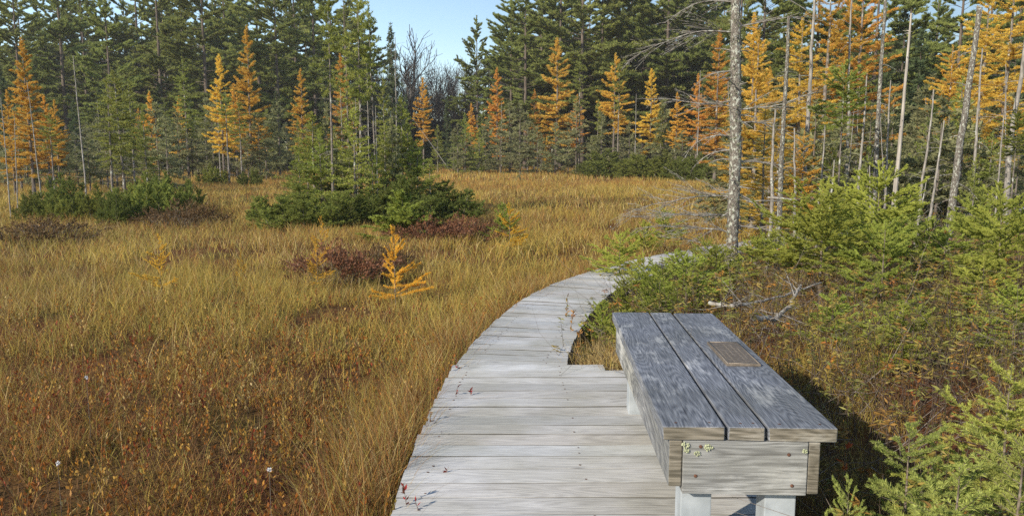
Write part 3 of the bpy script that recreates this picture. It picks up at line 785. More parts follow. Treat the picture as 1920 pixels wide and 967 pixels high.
HUMPS = []   # heath hummocks (x, y, r) where the sedge thins out
def sedge():
    rng = np.random.default_rng(11)
    G = Geo()
    bands = [(1.3, 5.2, 140, 30, .0026, (.11, .30), 3), (5.2, 10, 85, 28, .0038, (.12, .30), 3), (10, 20, 36, 26, .007, (.13, .29), 2), (20, 45, 9.0, 30, .0135, (.14, .29), 2), (45, 112, 2.0, 22, .042, (.2, .36), 1)]
    for (ya, yb, dens, nb, wd, (ha, hb), seg) in bands:
        xm = .664 * 1.14 * yb + .5
        n = int(dens * 2 * xm * (yb - ya))
        x = rng.uniform(-xm, xm, n); y = rng.uniform(ya, yb, n)
        k = in_view(x, y); x, y = x[k], y[k]
        d = walk_dist(x, y); R = side_right(x, y) & (y < 14)
        keep = (d > .015) & (~R | (rng.random(len(x)) < .75))
        clump = fbm(x * 2.2, y * 2.2, 71, 2)
        keep &= (rng.random(len(x)) < .16 + 1.25 * sstep(.34, .62, clump)) | (d < .35)
        x, y, d = x[keep], y[keep], d[keep]
        m = len(x)
        if not m: continue
        th = (.62 + .85 * fbm(x * 1.7, y * 1.7, 81, 2)) * np.where((d < .45) & (y < 12) & ~R[keep], 1.38, 1.0)
        nearleft = sstep(6, 3, y) * sstep(-.9, -1.6, x)
        th = th * (1 - .25 * nearleft)
        i = np.repeat(np.arange(m), nb); N = len(i)
        sp = .045 + .05 * min(1, ya / 10) + (.25 if ya >= 45 else .1 if ya >= 20 else 0)
        bx = x[i] + rng.normal(0, sp, N); by = y[i] + rng.normal(0, sp, N)
        dd = walk_dist(bx, by); ok = dd > .0
        bx, by, i = bx[ok], by[ok], i[ok]; N = len(bx)
        bz = gz(bx, by) - .02
        L = rng.uniform(ha, hb, N) * th[i]
        lean = np.abs(rng.normal(0, .52, N)) + .05; az = rng.uniform(0, 6.283, N)
        # blades near the walk lean over its edge
        fallen = rng.random(N) < .16
        lean = np.where(fallen, rng.uniform(.9, 1.4, N), lean)
        hx, hy = np.cos(az), np.sin(az)
        side = np.stack([-hy, hx, np.zeros(N)], 1) * 0
        rot = rng.uniform(0, 6.283, N); side = np.stack([np.cos(rot), np.sin(rot), np.zeros(N)], 1)
        w = wd * rng.uniform(.6, 1.25, N)
        col = pal(bx, by, N, rng)
        # bent blade: direction tilts further with length
        P = [np.stack([bx, by, bz], 1)]; nseg = seg
        curl = rng.uniform(.2, 1.75, N)
        for s in range(nseg):
            t = lean + curl * (s / max(1, nseg - .5)) * (.55 + lean * .6)
            dirv = np.stack([hx * np.sin(t), hy * np.sin(t), np.cos(t)], 1)
            P.append(P[-1] + dirv * (L / nseg)[:, None])
        V = []; wf = [1, .85, .6, .12] if nseg == 3 else ([1, .8, .15] if nseg == 2 else [1, .2])
        for s, p in enumerate(P):
            o = side * (w * .5 * wf[s])[:, None]
            V += [p - o, p + o]
        V = np.stack(V, 1); nv = 2 * (nseg + 1)
        # dry tips paler, green-brown base: the blade's own colour
        C = np.repeat(col[:, None], nv, 1).copy()
        base_i = np.arange(N)[:, None] * nv
        F = np.concatenate([base_i + np.array([2 * s, 2 * s + 1, 2 * s + 3, 2 * s + 2]) for s in range(nseg)], 0)
        G.add(V, F, C.reshape(-1, 3))
    # the dense brown fringe that hangs over the walk's open side
    n = 15000; t = rng.random(n) ** 1.1; yy = 1.9 + t * 9.2
    xl = np.where(yy < 4.72, plat_left(yy), np.interp(yy, [p[1] for p in LEFT_EDGE], [p[0] for p in LEFT_EDGE]))
    off = np.abs(rng.normal(0, .16, n)) + .02; bx = xl - off; by = yy + off * .3
    ok = walk_dist(bx, by) > .004; bx, by = bx[ok], by[ok]; N = len(bx)
    cl = fbm(bx * 3, by * 3, 222); L = rng.uniform(.20, .42, N) * (.5 + .9 * cl) * np.where(rng.random(N) < .02, 1.6, 1); az = rng.normal(2.6, 1.7, N); lean = np.abs(rng.normal(0, .36, N)) + .04; curl = rng.uniform(.2, 1.7, N)
    P = [np.stack([bx, by, gz(bx, by) - .02], 1)]
    for q in range(3):
        tt = lean + curl * q / 2.5 * (.5 + lean * .6); P.append(P[-1] + np.stack([np.cos(az) * np.sin(tt), np.sin(az) * np.sin(tt), np.cos(tt)], 1) * (L / 3)[:, None])
    rot = rng.uniform(0, 6.283, N); side = np.stack([np.cos(rot), np.sin(rot), np.zeros(N)], 1) * (.0028 * rng.uniform(.6, 1.3, N))[:, None] * (.6 + by / 8)[:, None]
    V = []
    for q, p in enumerate(P): V += [p - side * (.5, .42, .3, .06)[q], p + side * (.5, .42, .3, .06)[q]]
    cc = np.stack([BROWN, STRAW, RUST, OLIVE])[rng.choice(4, N, p=[.48, .12, .22, .18])] * rng.uniform(.6, 1.1, (N, 1))
    G.add(np.stack(V, 1), np.concatenate([np.arange(N)[:, None] * 8 + np.array([2 * q, 2 * q + 1, 2 * q + 3, 2 * q + 2]) for q in range(3)]), np.repeat(cc[:, None], 8, 1).reshape(-1, 3))
    # straw tussock in the deck's notch
    n = 5200; bx = rng.normal(.66, .17, n); by = rng.normal(4.86, .24, n); ok = walk_dist(bx, by) > .0; bx, by = bx[ok], by[ok]; N = len(bx)
    L = rng.uniform(.15, .42, N); az = rng.uniform(0, 6.283, N); lean = np.abs(rng.normal(0, .5, N)); curl = rng.uniform(.3, 1.6, N)
    P = [np.stack([bx, by, gz(bx, by) - .02], 1)]
    for q in range(3):
        tt = lean + curl * q / 2.5 * (.5 + lean * .6); P.append(P[-1] + np.stack([np.cos(az) * np.sin(tt), np.sin(az) * np.sin(tt), np.cos(tt)], 1) * (L / 3)[:, None])
    rot = rng.uniform(0, 6.283, N); side = np.stack([np.cos(rot), np.sin(rot), np.zeros(N)], 1) * .0042
    V = []
    for q, p in enumerate(P): V += [p - side * (.5, .42, .3, .06)[q], p + side * (.5, .42, .3, .06)[q]]
    cc = np.stack([BROWN, STRAW, GOLD])[rng.choice(3, N, p=[.3, .5, .2])] * rng.uniform(.6, 1.1, (N, 1))
    G.add(np.stack(V, 1), np.concatenate([np.arange(N)[:, None] * 8 + np.array([2 * q, 2 * q + 1, 2 * q + 3, 2 * q + 2]) for q in range(3)]), np.repeat(cc[:, None], 8, 1).reshape(-1, 3))
    o = G.obj("sedge_grass", M['grass'])
    tag(o, "golden brown autumn sedge covering the open bog", "grass", None, "stuff")
sedge()

# ---- low heath: stalks with small upright leaves (open bog) and whorled leaves (wooded side)
def heath():
    rng = np.random.default_rng(23)
    G, S = Geo(), Geo()
    amber = np.array([(.42, .20, .035), (.50, .30, .07), (.36, .13, .03), (.30, .065, .03), (.22, .17, .035), (.50, .36, .14)])
    # open side
    n = 15000
    y = rng.uniform(1.8, 9.5, n); x = rng.uniform(-8, 2, n)
    d = walk_dist(x, y)
    k = in_view(x, y) & (d > .03) & ~side_right(x, y) & (rng.random(n) < np.maximum(sstep(8.0, 3.2, y) * (.25 + .9 * fbm(x * .9, y * .9, 91)), .8 * sstep(.5, .1, d)))
    x, y = x[k], y[k]; m = len(x)
    z = gz(x, y); h = rng.uniform(.14, .30, m)
    ln = rng.normal(0, .06, (m, 2))
    b = np.stack([x, y, z - .02], 1); t = b + np.stack([ln[:, 0], ln[:, 1], h], 1)
    tube_segs(S, b, t, np.full(m, .0018), np.full(m, .0010), 3, np.repeat([[.16, .09, .05]], m, 0))
    nl = 9; i = np.repeat(np.arange(m), nl); u = rng.uniform(.45, 1.02, (m * nl, 1))
    p = b[i] * (1 - u) + t[i] * u
    dv = unit(np.stack([rng.normal(0, .35, m * nl), rng.normal(0, .35, m * nl), rng.uniform(.6, 1.0, m * nl)], 1))
    ci = np.where(rng.random(m) < .5, rng.integers(0, 3, m), rng.integers(0, 6, m))
    cols = amber[ci][i] * rng.uniform(.5, 1.1, (m * nl, 1))
    leaves(G, rng, p, dv, rng.uniform(.016, .030, m * nl), rng.uniform(.008, .013, m * nl), cols, .5)
    # wooded side
    n = 14000
    y = rng.uniform(1.5, 14, n); x = rng.uniform(.2, 12, n)
    d = walk_dist(x, y)
    k = in_view(x, y, 1.2) & (d > .02) & side_right(x, y) & (rng.random(n) < (.85 * sstep(11, 3, y) + .25) * (.35 + .9 * fbm(x * 1.2, y * 1.2, 101)))
    x, y, d = x[k], y[k], d[k]; m = len(x)
    z = gz(x, y); h = rng.uniform(.20, .66, m) * (.75 + .5 * fbm(x * 1.5, y * 1.5, 111)) * np.where(d < .25, .75, 1)
    ln = rng.normal(0, .10, (m, 2))
    b = np.stack([x, y, z - .02], 1); t = b + np.stack([ln[:, 0], ln[:, 1], h], 1); md = b * .5 + t * .5 + rng.normal(0, .02, (m, 3))
    g3 = np.repeat([[.15, .11, .08]], m, 0)
    tube_segs(S, b, md, np.full(m, .0026), np.full(m, .002), 3, g3); tube_segs(S, md, t, np.full(m, .002), np.full(m, .001), 3, g3)
    nl = 16; i = np.repeat(np.arange(m), nl); N = m * nl
    u = np.where(rng.random((N, 1)) < .6, rng.uniform(.86, 1.02, (N, 1)), rng.uniform(.4, 1., (N, 1)))
    p = md[i] * (1 - u) + t[i] * u
    az = rng.uniform(0, 6.283, N); dr = rng.uniform(-.7, .5, N)
    dv = unit(np.stack([np.cos(az), np.sin(az), dr], 1))
    pc = np.array([(.21, .20, .05), (.29, .22, .055), (.30, .17, .045), (.33, .13, .03), (.12, .12, .03), (.42, .20, .04), (.14, .09, .045)])
    ci = rng.choice(7, m, p=[.24, .25, .18, .05, .18, .03, .07])
    cols = pc[ci][i] * rng.uniform(.6, 1.25, (N, 1))
    leaves(G, rng, p, dv, rng.uniform(.022, .046, N), rng.uniform(.006, .010, N), cols, .45)
    # dead twigs in the tangle
    n = 5200
    y = rng.uniform(1.8, 13, n); x = rng.uniform(.4, 11, n); d = walk_dist(x, y)
    k = in_view(x, y, 1.2) & (d > .08) & side_right(x, y); x, y = x[k], y[k]; m = len(x)
    p = np.stack([x, y, gz(x, y) + rng.uniform(.0, .28, m)], 1)
    az = rng.uniform(0, 6.283, m); el = rng.uniform(-.1, .9, m); L = rng.uniform(.08, .32, m)
    r = rng.uniform(.0012, .0032, m); cc = np.array([.24, .20, .165]) * rng.uniform(.6, 1.5, (m, 1))
    for s in range(3):
        dv = np.stack([np.cos(az) * np.cos(el), np.sin(az) * np.cos(el), np.sin(el)], 1)
        q = p + dv * L[:, None]
        tube_segs(S, p, q, r * (1 - s * .28), r * (1 - (s + 1) * .28), 3, cc)
        p = q; az = az + rng.normal(0, .5, m); el = el + rng.normal(-.15, .35, m)
    o = G.obj("heath_leaves", M['leaf']); tag(o, "small amber and olive heath leaves on thin stalks beside the boardwalk", "undergrowth", None, "stuff")
    o = S.obj("heath_stems", M['grass']); tag(o, "thin brown stalks and dead twigs tangled in the undergrowth", "undergrowth", None, "stuff")
heath()
# ================================================================== TREES AND SHRUBS
ORANGE = ((.64, .37, .06), (.86, .56, .13))
AMBER = ((.68, .45, .07), (.90, .67, .15))
PINE = ((.17, .20, .06), (.38, .41, .115))
SPR = ((.19, .215, .055), (.42, .44, .11))
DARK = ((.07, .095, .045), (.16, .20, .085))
LIME = ((.26, .29, .055), (.56, .60, .13))
BUSH = ((.19, .225, .05), (.44, .48, .11))

for i in range(4):     # tall white pines: flat plates of foliage on long level limbs
    PROTO['pine%d' % i] = conifer(100 + i, 22, .24, 4.9 + .5 * (i % 2), .14 + .05 * i, lambda s: (1 - s) ** .7 * (.62 + .38 * min(1, s * 5)) + .05, .98, 5, -4, 40, .16, 4, .42, .36, .34, 0,
                                  115, .30, .076, *PINE, dead=(.06, .22, 12, 1.6, -.3, .5), bark='bark_pine', tn=8, up=.75, fwd=.55, thin=.16, wob=.006)
for i in range(2):     # bluer, denser far conifers
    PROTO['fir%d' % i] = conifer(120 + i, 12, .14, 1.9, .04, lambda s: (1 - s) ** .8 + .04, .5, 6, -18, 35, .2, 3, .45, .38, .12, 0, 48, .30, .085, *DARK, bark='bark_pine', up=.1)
for i in range(4):     # tamaracks in autumn gold, seen across the bog
    PROTO['larch%d' % i] = conifer(140 + i, 9, .085, 1.25 + .15 * (i % 2), .16 + .07 * i, lambda s: (1 - s) ** .75 * (.6 + .4 * min(1, s * 3)) + .05, .22, 4, -14, 42, .45, 4, .42, .17, .10, 0,
                                   250, .10, .024, *(ORANGE if i % 2 == 0 else AMBER), dead=(.03, .3, 16, .8, -.4, .3), leafmat='larch', up=.15, fwd=.35, thin=.36, wob=.014, wobb=.26)
for i in range(2):     # nearer tamaracks by the wood's edge: sparse, wispy
    PROTO['larchn%d' % i] = conifer(150 + i, 8, .075, 1.5, .22, lambda s: (1 - s) ** .6 * (.7 + .3 * min(1, s * 3)) + .06, .27, 4, -12, 35, .5, 5, .42, .17, .1, .16,
                                    330, .055, .0135, *(ORANGE if i == 0 else AMBER), dead=(.05, .3, 22, .9, -.5, .16), leafmat='larch', bark='bark', tn=9, up=.15, fwd=.3, thin=.25, wob=.016, wobb=.22)
for i in range(4):     # lean bog spruces: bare grey below, green tuft above
    PROTO['spruce%d' % i] = conifer(160 + i, 7, .065, .85, (.5, .38, .62, .28)[i], lambda s: (1 - s) ** .55 * (.55 + .45 * min(1, s * 4)) + .06, .24, 4, -22, 30, .3, 4, .42, .16, .12, 0,
                                    105, .105, .030, *SPR, dead=(.06, (.55, .42, .66, .34)[i], 46, .75, -.45, .16), bark='bark', tn=8, up=.2, wob=.012, thin=.12)
for i in range(2):     # full green spruces down to the ground
    PROTO['fullspruce%d' % i] = conifer(170 + i, 4, .05, 1.15, .05, lambda s: (1 - s) ** .85 + .04, .2, 5, -12, 38, .25, 4, .42, .15, .22, 0, 100, .085, .026, *BUSH, bark='bark', tn=7, up=.3, thin=.15, dead=(.05, .6, 20, .8, -.2, .15))
for i in range(3):     # misty grey-green young spruces of the fringe
    PROTO['fringe%d' % i] = conifer(180 + i, 4, .04, .8, .10 + .12 * i, lambda s: (1 - s) ** .7 + .05, .3, 4, -15, 35, .2, 3, .4, .26, .2, 0, 80, .15, .045, (.18, .19, .09), (.38, .38, .18), bark='bark_far', tn=5, up=.2, dead=(.05, .6, 24, .6, -.3, .25), thin=.2)
for i in range(3):
    PROTO['farsnag%d' % i] = snag(190 + i, 6, .042, 44, .7, 'deadwood', .022, .3, -.4, .2, 6)
PROTO['hardwood0'] = hardwood(201, 13, .16, .30, 4)
PROTO['hardwood1'] = hardwood(207, 12, .11, .36, 4)
def thicket(seed, R, H, n, clo, chi):
    rng = np.random.default_rng(seed); T, Cg = Geo(), Geo()
    for k in range(n):
        a, r = k * 2.4 + rng.normal(0, .3), R * .82 * math.sqrt((k + .4) / n)
        h = H * (1 - .6 * (r / R) ** 1.6) * rng.uniform(.6, 1.1) if k else H
        sh = rng.uniform(.8, 1.15)
        conifer(seed * 50 + k, h, .016, R * rng.uniform(.30, .42), .06, lambda s: (1 - s) ** .55 * min(1, .6 + s * 2) + .1, H * .09, 6, 2, 48, .3, 4, .46, .10, .2, 0, 230, .055, .017,
                tuple(np.array(clo) * sh), tuple(np.array(chi) * sh), bark='twig', tn=5, up=.3, fwd=.5, thin=.1, into=(T, Cg), org=(r * math.cos(a), r * math.sin(a), .25 * r * math.cos(a), .25 * r * math.sin(a)))
    return (H, [('stems', T.mesh('stems', M['twig'])), ('foliage', Cg.mesh('foliage', M['needle']))])
PROTO['mound0'] = thicket(210, 1.5, 1.5, 15, (.125, .15, .04), (.30, .33, .08))
PROTO['mound1'] = thicket(211, 1.25, 1.2, 12, (.145, .17, .04), (.34, .37, .085))
PROTO['heath0'] = shrub(212, .8, .5, 260, 16, .05, .02, (.12, .05, .03), (.28, .13, .065), 'leaf', upright=.9, stemr=.003)
PROTO['heath1'] = shrub(213, .8, .45, 260, 14, .05, .018, (.08, .05, .025), (.20, .12, .05), 'leaf', upright=.9, stemr=.003)

# young firs near the walk, needle by needle
def sapling(seed, H, Lmax, nl, nw, nd, cl, whorl, nper=5, e0=-4, e1=42, thin=.1, tws=.05, sub=.06, crown0=.06, r0=.012, twl=.5, curve=.25, prof=None, bark='twig', lf=.12, nseg=5, up=.28):
    return conifer(seed, H, r0, Lmax, crown0, prof or (lambda s: (1 - s) ** .8 + .08), whorl, nper, e0, e1, curve, nseg, twl, tws, lf, sub, nd, nl, nw, *cl, bark=bark, tn=8, up=up, fwd=.55, thin=thin, wob=.02, bw=.0035, wobb=.1)
PROTO['sapling0'] = sapling(300, 1.3, .55, .016, .0031, 1500, ((.22, .245, .05), (.56, .59, .14)), .115, 6)
PROTO['sapling1'] = sapling(301, .9, .50, .017, .0032, 1500, ((.22, .25, .06), (.55, .60, .17)), .12, tws=.06)
PROTO['bushfir0'] = sapling(310, 1.6, 1.0, .022, .0058, 1200, LIME, .16, 8, 0, 45, .12, .075, .1, .38, .022, prof=lambda s: (1 - s) ** .5 * min(1, .5 + s * 2) + .08)
PROTO['bushfir1'] = sapling(311, 1.1, .72, .021, .0058, 1200, LIME, .12, 7, -6, 45, .15, .08, .09, .2, .016)
PROTO['bushfir2'] = sapling(312, .7, .45, .020, .0055, 1200, LIME, .09, 7, 0, 40, .1, .07, .08, .1, .011)
PROTO['tamsap0'] = sapling(320, 1.0, .42, .021, .0062, 1000, ((.66, .40, .04), (.86, .62, .10)), .12, 4, 8, 55, .15, .06, 0, .12, .007, bark='twig', up=.15, twl=.4)
PROTO['tamsap1'] = sapling(327, 1.0, .40, .021, .0062, 800, ((.66, .38, .05), (.84, .58, .11)), .12, 4, 15, 55, .25, .06, 0, .2, .006, bark='twig', up=.15, twl=.5)
for q in ('tamsap0', 'tamsap1'): PROTO[q][1][1][1].materials[0] = M['larch']

# ---- the tall pines behind (left stand, right stand)
rp = random.Random(3)
L_ = "tall dark white pine in the stand behind the orange tamaracks west of the sky gap".replace("west of", "left of")
left_pines = [(-60, 70, -95), (-15, 88, -40), (35, 66, -60), (80, 92, -10), (118, 74, -110), (160, 84, -50), (205, 60, -45), (262, 90, -70), (300, 68, -120), (345, 82, -60), (385, 64, -90),
              (425, 88, -60), (452, 100, -70), (485, 76, -110), (520, 68, -60), (555, 84, -95), (590, 70, -80), (622, 90, -60), (648, 78, -30), (672, 98, 0), (140, 102, -10), (240, 104, 0), (320, 106, -30), (540, 104, -40), (410, 108, -20)]
for i, (px, Y, top) in enumerate(left_pines):
    lab = {6: "pale-limbed white pine above the bushy spruce, sky showing at its sides", 19: "white pine closing the stand just before the sky gap", 0: "white pine at the photo's far left edge, mostly out of frame",
           16: "tall pine whose dark trunk rises behind the island's leafy spruce"}.get(i, "tall dark white pine in the stand behind the orange tamaracks, left of the sky gap")
    put('pine%d' % (i % 4), "white_pine", "pine tree", lab, px, Y + 14, top - 6, group="dark pines left of the sky gap", wx=rp.uniform(.9, 1.15))
right_pines = [(895, 92, 36, "slim spired white pine standing alone against the sky in the gap"), (905, 80, 200, "short green pine below the lone spired pine"), (958, 86, 0, None), (985, 76, -45, None), (1015, 92, -70, None), (1050, 70, -90, None), (1092, 62, -110, None),
               (1128, 82, -90, None), (1160, 58, -120, None), (1205, 66, -130, None), (1250, 54, -140, None), (1290, 70, -100, None), (1335, 50, -130, None), (1385, 60, -120, None), (1430, 44, -110, None),
               (1475, 58, -60, None), (1530, 48, -120, None), (1590, 62, -20, None), (1640, 46, -130, None), (1700, 54, -100, None), (1750, 60, -5, None), (1795, 44, -130, None), (1850, 52, -90, None), (1905, 42, -130, None), (1960, 48, -110, None),
               (1070, 96, -60, None), (1180, 94, -60, None), (1310, 90, -70, None)]
for i, (px, Y, top, lab) in enumerate(right_pines):
    put('pine%d' % ((i * 3 + 1) % 4), "white_pine", "pine tree", lab or ("broad green white pine in the sunlit stand between the sky gap and the lichened spruce" if px < 1370 else "shaded pine in the dense wood behind the dead snags"),
        px, max(Y, 86 - (Y % 7)) if px < 1370 else Y, top - (12 if i > 1 else 0), group="sunlit pines right of the sky gap" if px < 1370 else "pines behind the snags", wx=rp.uniform(.95, 1.2))
for i in range(11):
    px = 975 + i * 38
    put('pine%d' % (i % 4), "white_pine", "pine tree", "broad green white pine in the sunlit stand between the sky gap and the lichened spruce", px, 96 + (i * 5) % 9, rp.uniform(-70, 30), group="sunlit pines right of the sky gap", wx=1.3)
for i in range(34):      # the back rows
    px = (-70 + i * 38) if i < 20 else (960 + (i - 20) * 72)
    if 690 < px < 880: continue
    lf = px < 700
    put('pine%d' % (i % 4), "white_pine", "pine tree", "tall dark white pine in the stand behind the orange tamaracks, left of the sky gap" if lf else "broad green white pine in the sunlit stand between the sky gap and the lichened spruce" if px < 1370 else "shaded pine in the dense wood behind the dead snags",
        px, 112 + rp.uniform(-4, 6) if px < 1370 else 74, rp.uniform(-30, 50), group="dark pines left of the sky gap" if lf else "sunlit pines right of the sky gap" if px < 1370 else "pines behind the snags", wx=1.15)
# dense dark firs under the pines
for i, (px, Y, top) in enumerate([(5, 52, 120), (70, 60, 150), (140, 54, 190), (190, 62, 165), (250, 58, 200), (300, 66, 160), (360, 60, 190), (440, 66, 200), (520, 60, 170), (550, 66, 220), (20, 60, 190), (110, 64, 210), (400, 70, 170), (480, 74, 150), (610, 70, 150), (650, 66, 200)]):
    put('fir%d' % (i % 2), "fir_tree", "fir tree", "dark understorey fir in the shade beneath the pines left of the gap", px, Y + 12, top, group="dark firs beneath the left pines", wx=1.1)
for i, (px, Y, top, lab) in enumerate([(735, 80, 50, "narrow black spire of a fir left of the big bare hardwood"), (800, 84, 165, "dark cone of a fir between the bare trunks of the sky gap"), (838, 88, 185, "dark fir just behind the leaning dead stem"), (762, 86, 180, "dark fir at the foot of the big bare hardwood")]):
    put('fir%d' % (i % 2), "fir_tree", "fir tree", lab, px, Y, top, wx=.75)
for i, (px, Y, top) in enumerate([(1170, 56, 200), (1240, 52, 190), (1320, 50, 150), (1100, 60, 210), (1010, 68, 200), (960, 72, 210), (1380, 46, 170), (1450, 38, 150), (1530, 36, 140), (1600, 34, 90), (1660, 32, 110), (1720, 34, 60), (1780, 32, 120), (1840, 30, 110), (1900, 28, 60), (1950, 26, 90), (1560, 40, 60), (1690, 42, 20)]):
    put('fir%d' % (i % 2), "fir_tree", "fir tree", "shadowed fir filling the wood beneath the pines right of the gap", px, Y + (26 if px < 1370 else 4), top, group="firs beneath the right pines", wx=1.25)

# ---- bare hardwoods in the gap
for i, (px, Y, top, lab) in enumerate([(770, 92, 42, "tallest bare hardwood in the sky gap, crown of fine grey twigs"), (815, 98, 92, "bare hardwood just right of the tallest one in the gap"), (845, 104, 105, "pale bare hardwood in the middle of the gap's right half"),
                                       (862, 96, 130, "thin bare hardwood beside the lone spired pine"), (790, 108, 120, "faint bare hardwood low behind the tallest one"), (928, 100, 60, "pale bare tree rising between the spired pine and the broad pines"), (735, 104, 110, "bare hardwood behind the black fir spire"), (875, 110, 110, "faint bare stem at the gap's far right end")]):
    put('hardwood%d' % (0 if i == 0 else 1), "bare_tree", "bare tree", lab, px, Y, top, wx=1.15 if i == 0 else 1.1)
for i in range(14):
    px = 700 + i * 14 + rp.uniform(-4, 4)
    put('hardwood1', "bare_tree", "bare tree", "slender bare trunk crowded low in the sky gap between firs", px, 112 + rp.uniform(-6, 10), rp.uniform(95, 175), group="slender bare trunks in the gap", wx=.85)

# ---- tamaracks across the bog
T = [(50, 28, 76, 0, "tall orange tamarack by the photo's left edge, bare-trunked with a narrow top"), (85, 31, 182, 2, "bushy orange tamarack just right of the leftmost tall one"), (18, 30, 172, 0, "thin orange tamarack cut by the photo's left edge"), (106, 36, 190, 2, "pale orange tamarack between the leftmost group and the dead spruce"),
     (283, 58, 174, 0, "small orange tamarack right of the bushy spruce with crossed trunks"), (262, 60, 205, 2, "faint orange tamarack half hidden behind the bushy spruce"), (338, 56, 183, 1, "orange tamarack beside the dark spruce in the left fringe"), (415, 45, 106, 1, "golden tamarack left of the tallest orange one"), (467, 48, 54, 0, "tallest orange tamarack on the left shore, narrow spire above the pines' foot"),
     (440, 50, 160, 2, "shorter orange tamarack wedged against the tallest one"), (486, 58, 222, 3, "small yellow tamarack at the corner of the far bog"), (566, 60, 132, 0, "rust orange tamarack just left of the spruce island"), (640, 55, 105, 0, "orange tamarack glimpsed through the spruces of the island"), (793, 80, 148, 2, "thin amber tamarack at the foot of the bare hardwoods"),
     (884, 78, 196, 2, "small faded tamarack below the lone spired pine"), (932, 76, 130, 0, "open orange tamarack left of the big golden one, on two thin stems"), (1002, 78, 170, 0, "little rust tamarack tucked left of the big golden one"), (1044, 72, 76, 1, "big golden tamarack, broadest cone on the far shore"), (1026, 70, 256, 1, "tiny golden tamarack at the foot of the big golden one"),
     (1082, 66, 180, 2, "pale tamarack right behind the big golden one"), (1152, 62, 104, 3, "yellow-green tamarack right of the big golden one, leaning spire"), (1220, 58, 132, 1, "orange tamarack above the green mounds, midway to the lichened spruce"), (1268, 54, 176, 3, "short gold tamarack with ragged skirts above the green mounds"), (1308, 52, 142, 2, "amber tamarack behind the pale thin snag"),
     (1345, 42, 60, 0, "orange tamarack directly left of the lichened spruce trunk"), (1410, 36, 30, 1, "tall amber tamarack directly right of the lichened spruce trunk"), (1440, 30, 130, 0, "orange tamarack behind the forked grey trunk")]
for px, Y, top, v, lab in T:
    put('larch%d' % v, "tamarack_tree", "tamarack", lab, px, Y, top, wx={1044: 1.6, 85: 1.4, 415: 1.25, 467: 1.2, 1152: 1.35}.get(px, 1.3), group="tamaracks round the bog")
T2 = [(1548, 19, -50, 0, "tall wispy amber tamarack above the bushy green spruce top"), (1500, 17, 40, 1, "leaning wispy tamarack between forked trunk and green spruce top"), (1610, 20, -60, 0, "orange tamarack behind the tallest lichen-spotted trunk"), (1780, 21, 90, 0, "low orange tamarack left of the broken leaning snag"), (1885, 19, -70, 1, "golden tamarack near the photo's right edge, reaching out of frame"), (1840, 22, -30, 1, "thin golden tamarack just right of the broken snag"),
      (1462, 11.5, 228, 0, "low spreading orange tamarack wrapped round the forked grey trunk"), (1418, 14, 70, 1, "amber tamarack screen close behind the lichened trunk")]
for px, Y, top, v, lab in T2:
    put('larchn%d' % v, "tamarack_tree", "tamarack", lab, px, Y, top, wx=1.5, group="tamaracks in the near wood")
for px, Y, top, v, lab in [(1436, 10.6, 205, 1, "loose orange tamarack sprays right beside the lichened trunk, before the taller amber one"), (1508, 10.9, 250, 0, "ragged low tamarack between the forked trunk and the green-headed spruce")]:
    put('larchn%d' % v, "tamarack_tree", "tamarack", lab, px, Y, top, wx=1.5, group="tamaracks in the near wood")

# ---- spruces and snags of the left shore
S1 = [(150, 27, 104, 'farsnag0', "dead_spruce", "dead spruce", "tall pale dead spruce with rusty upper twigs, right of the orange cluster", -.03), (6, 18, 182, 'farsnag1', "dead_spruce", "dead spruce", "grey dead stem at the photo's left edge", 0), (22, 21, 215, 'farsnag2', "dead_spruce", "dead spruce", "thin twiggy dead stem close beside the one at the left edge", .05),
      (66, 24, 150, 'farsnag2', "dead_spruce", "dead spruce", "dark bare trunk standing in front of the leftmost orange tamarack", -.05), (186, 36, 190, 'farsnag1', "dead_spruce", "dead spruce", "slim dead spruce between the pale dead one and the bushy spruce", 0), (408, 47, 148, 'farsnag0', "dead_spruce", "dead spruce", "thin grey dead stem left of the golden tamarack", 0),
      (226, 24, 138, 'spruce3', "black_spruce", "spruce", "bushy green-topped spruce in front of the left pines", -.04), (246, 30, 152, 'spruce1', "black_spruce", "spruce", "second trunk close behind the bushy green-topped spruce", 0), (348, 50, 116, 'spruce1', "black_spruce", "spruce", "dark green spruce rising behind the small orange tamarack", 0),
      (425, 42, 175, 'spruce2', "black_spruce", "spruce", "spindly spruce whose pale foot stands in the far bog", 0), (450, 41, 190, 'spruce0', "black_spruce", "spruce", "second spindly spruce with its foot in the far bog", 0), (500, 60, 205, 'spruce1', "black_spruce", "spruce", "grey spruce behind the corner of the far bog", 0), (310, 60, 190, 'spruce2', "black_spruce", "spruce", "faint spruce between the two small orange tamaracks", 0), (385, 56, 200, 'spruce0', "black_spruce", "spruce", "low spruce left of the thin grey dead stem", 0), (200, 21, 150, 'spruce1', "black_spruce", "spruce", "slender spruce rising from the left shrubs, left of the bushy green-topped one", .02), (272, 22, 205, 'spruce3', "black_spruce", "spruce", "short slender spruce at the right side of the left shrubs", 0), (95, 23, 215, 'spruce2', "black_spruce", "spruce", "slender spruce between the two leftmost green mounds and the pale dead one", 0), (40, 40, 200, 'spruce1', "black_spruce", "spruce", "green spruce behind the leftmost orange trees", 0)]
for px, Y, top, key, nm, cat, lab, lean in S1: put(key, nm, cat, lab, px, Y, top, lean=lean, wx=1.3 if 'spruce' in key else .9)
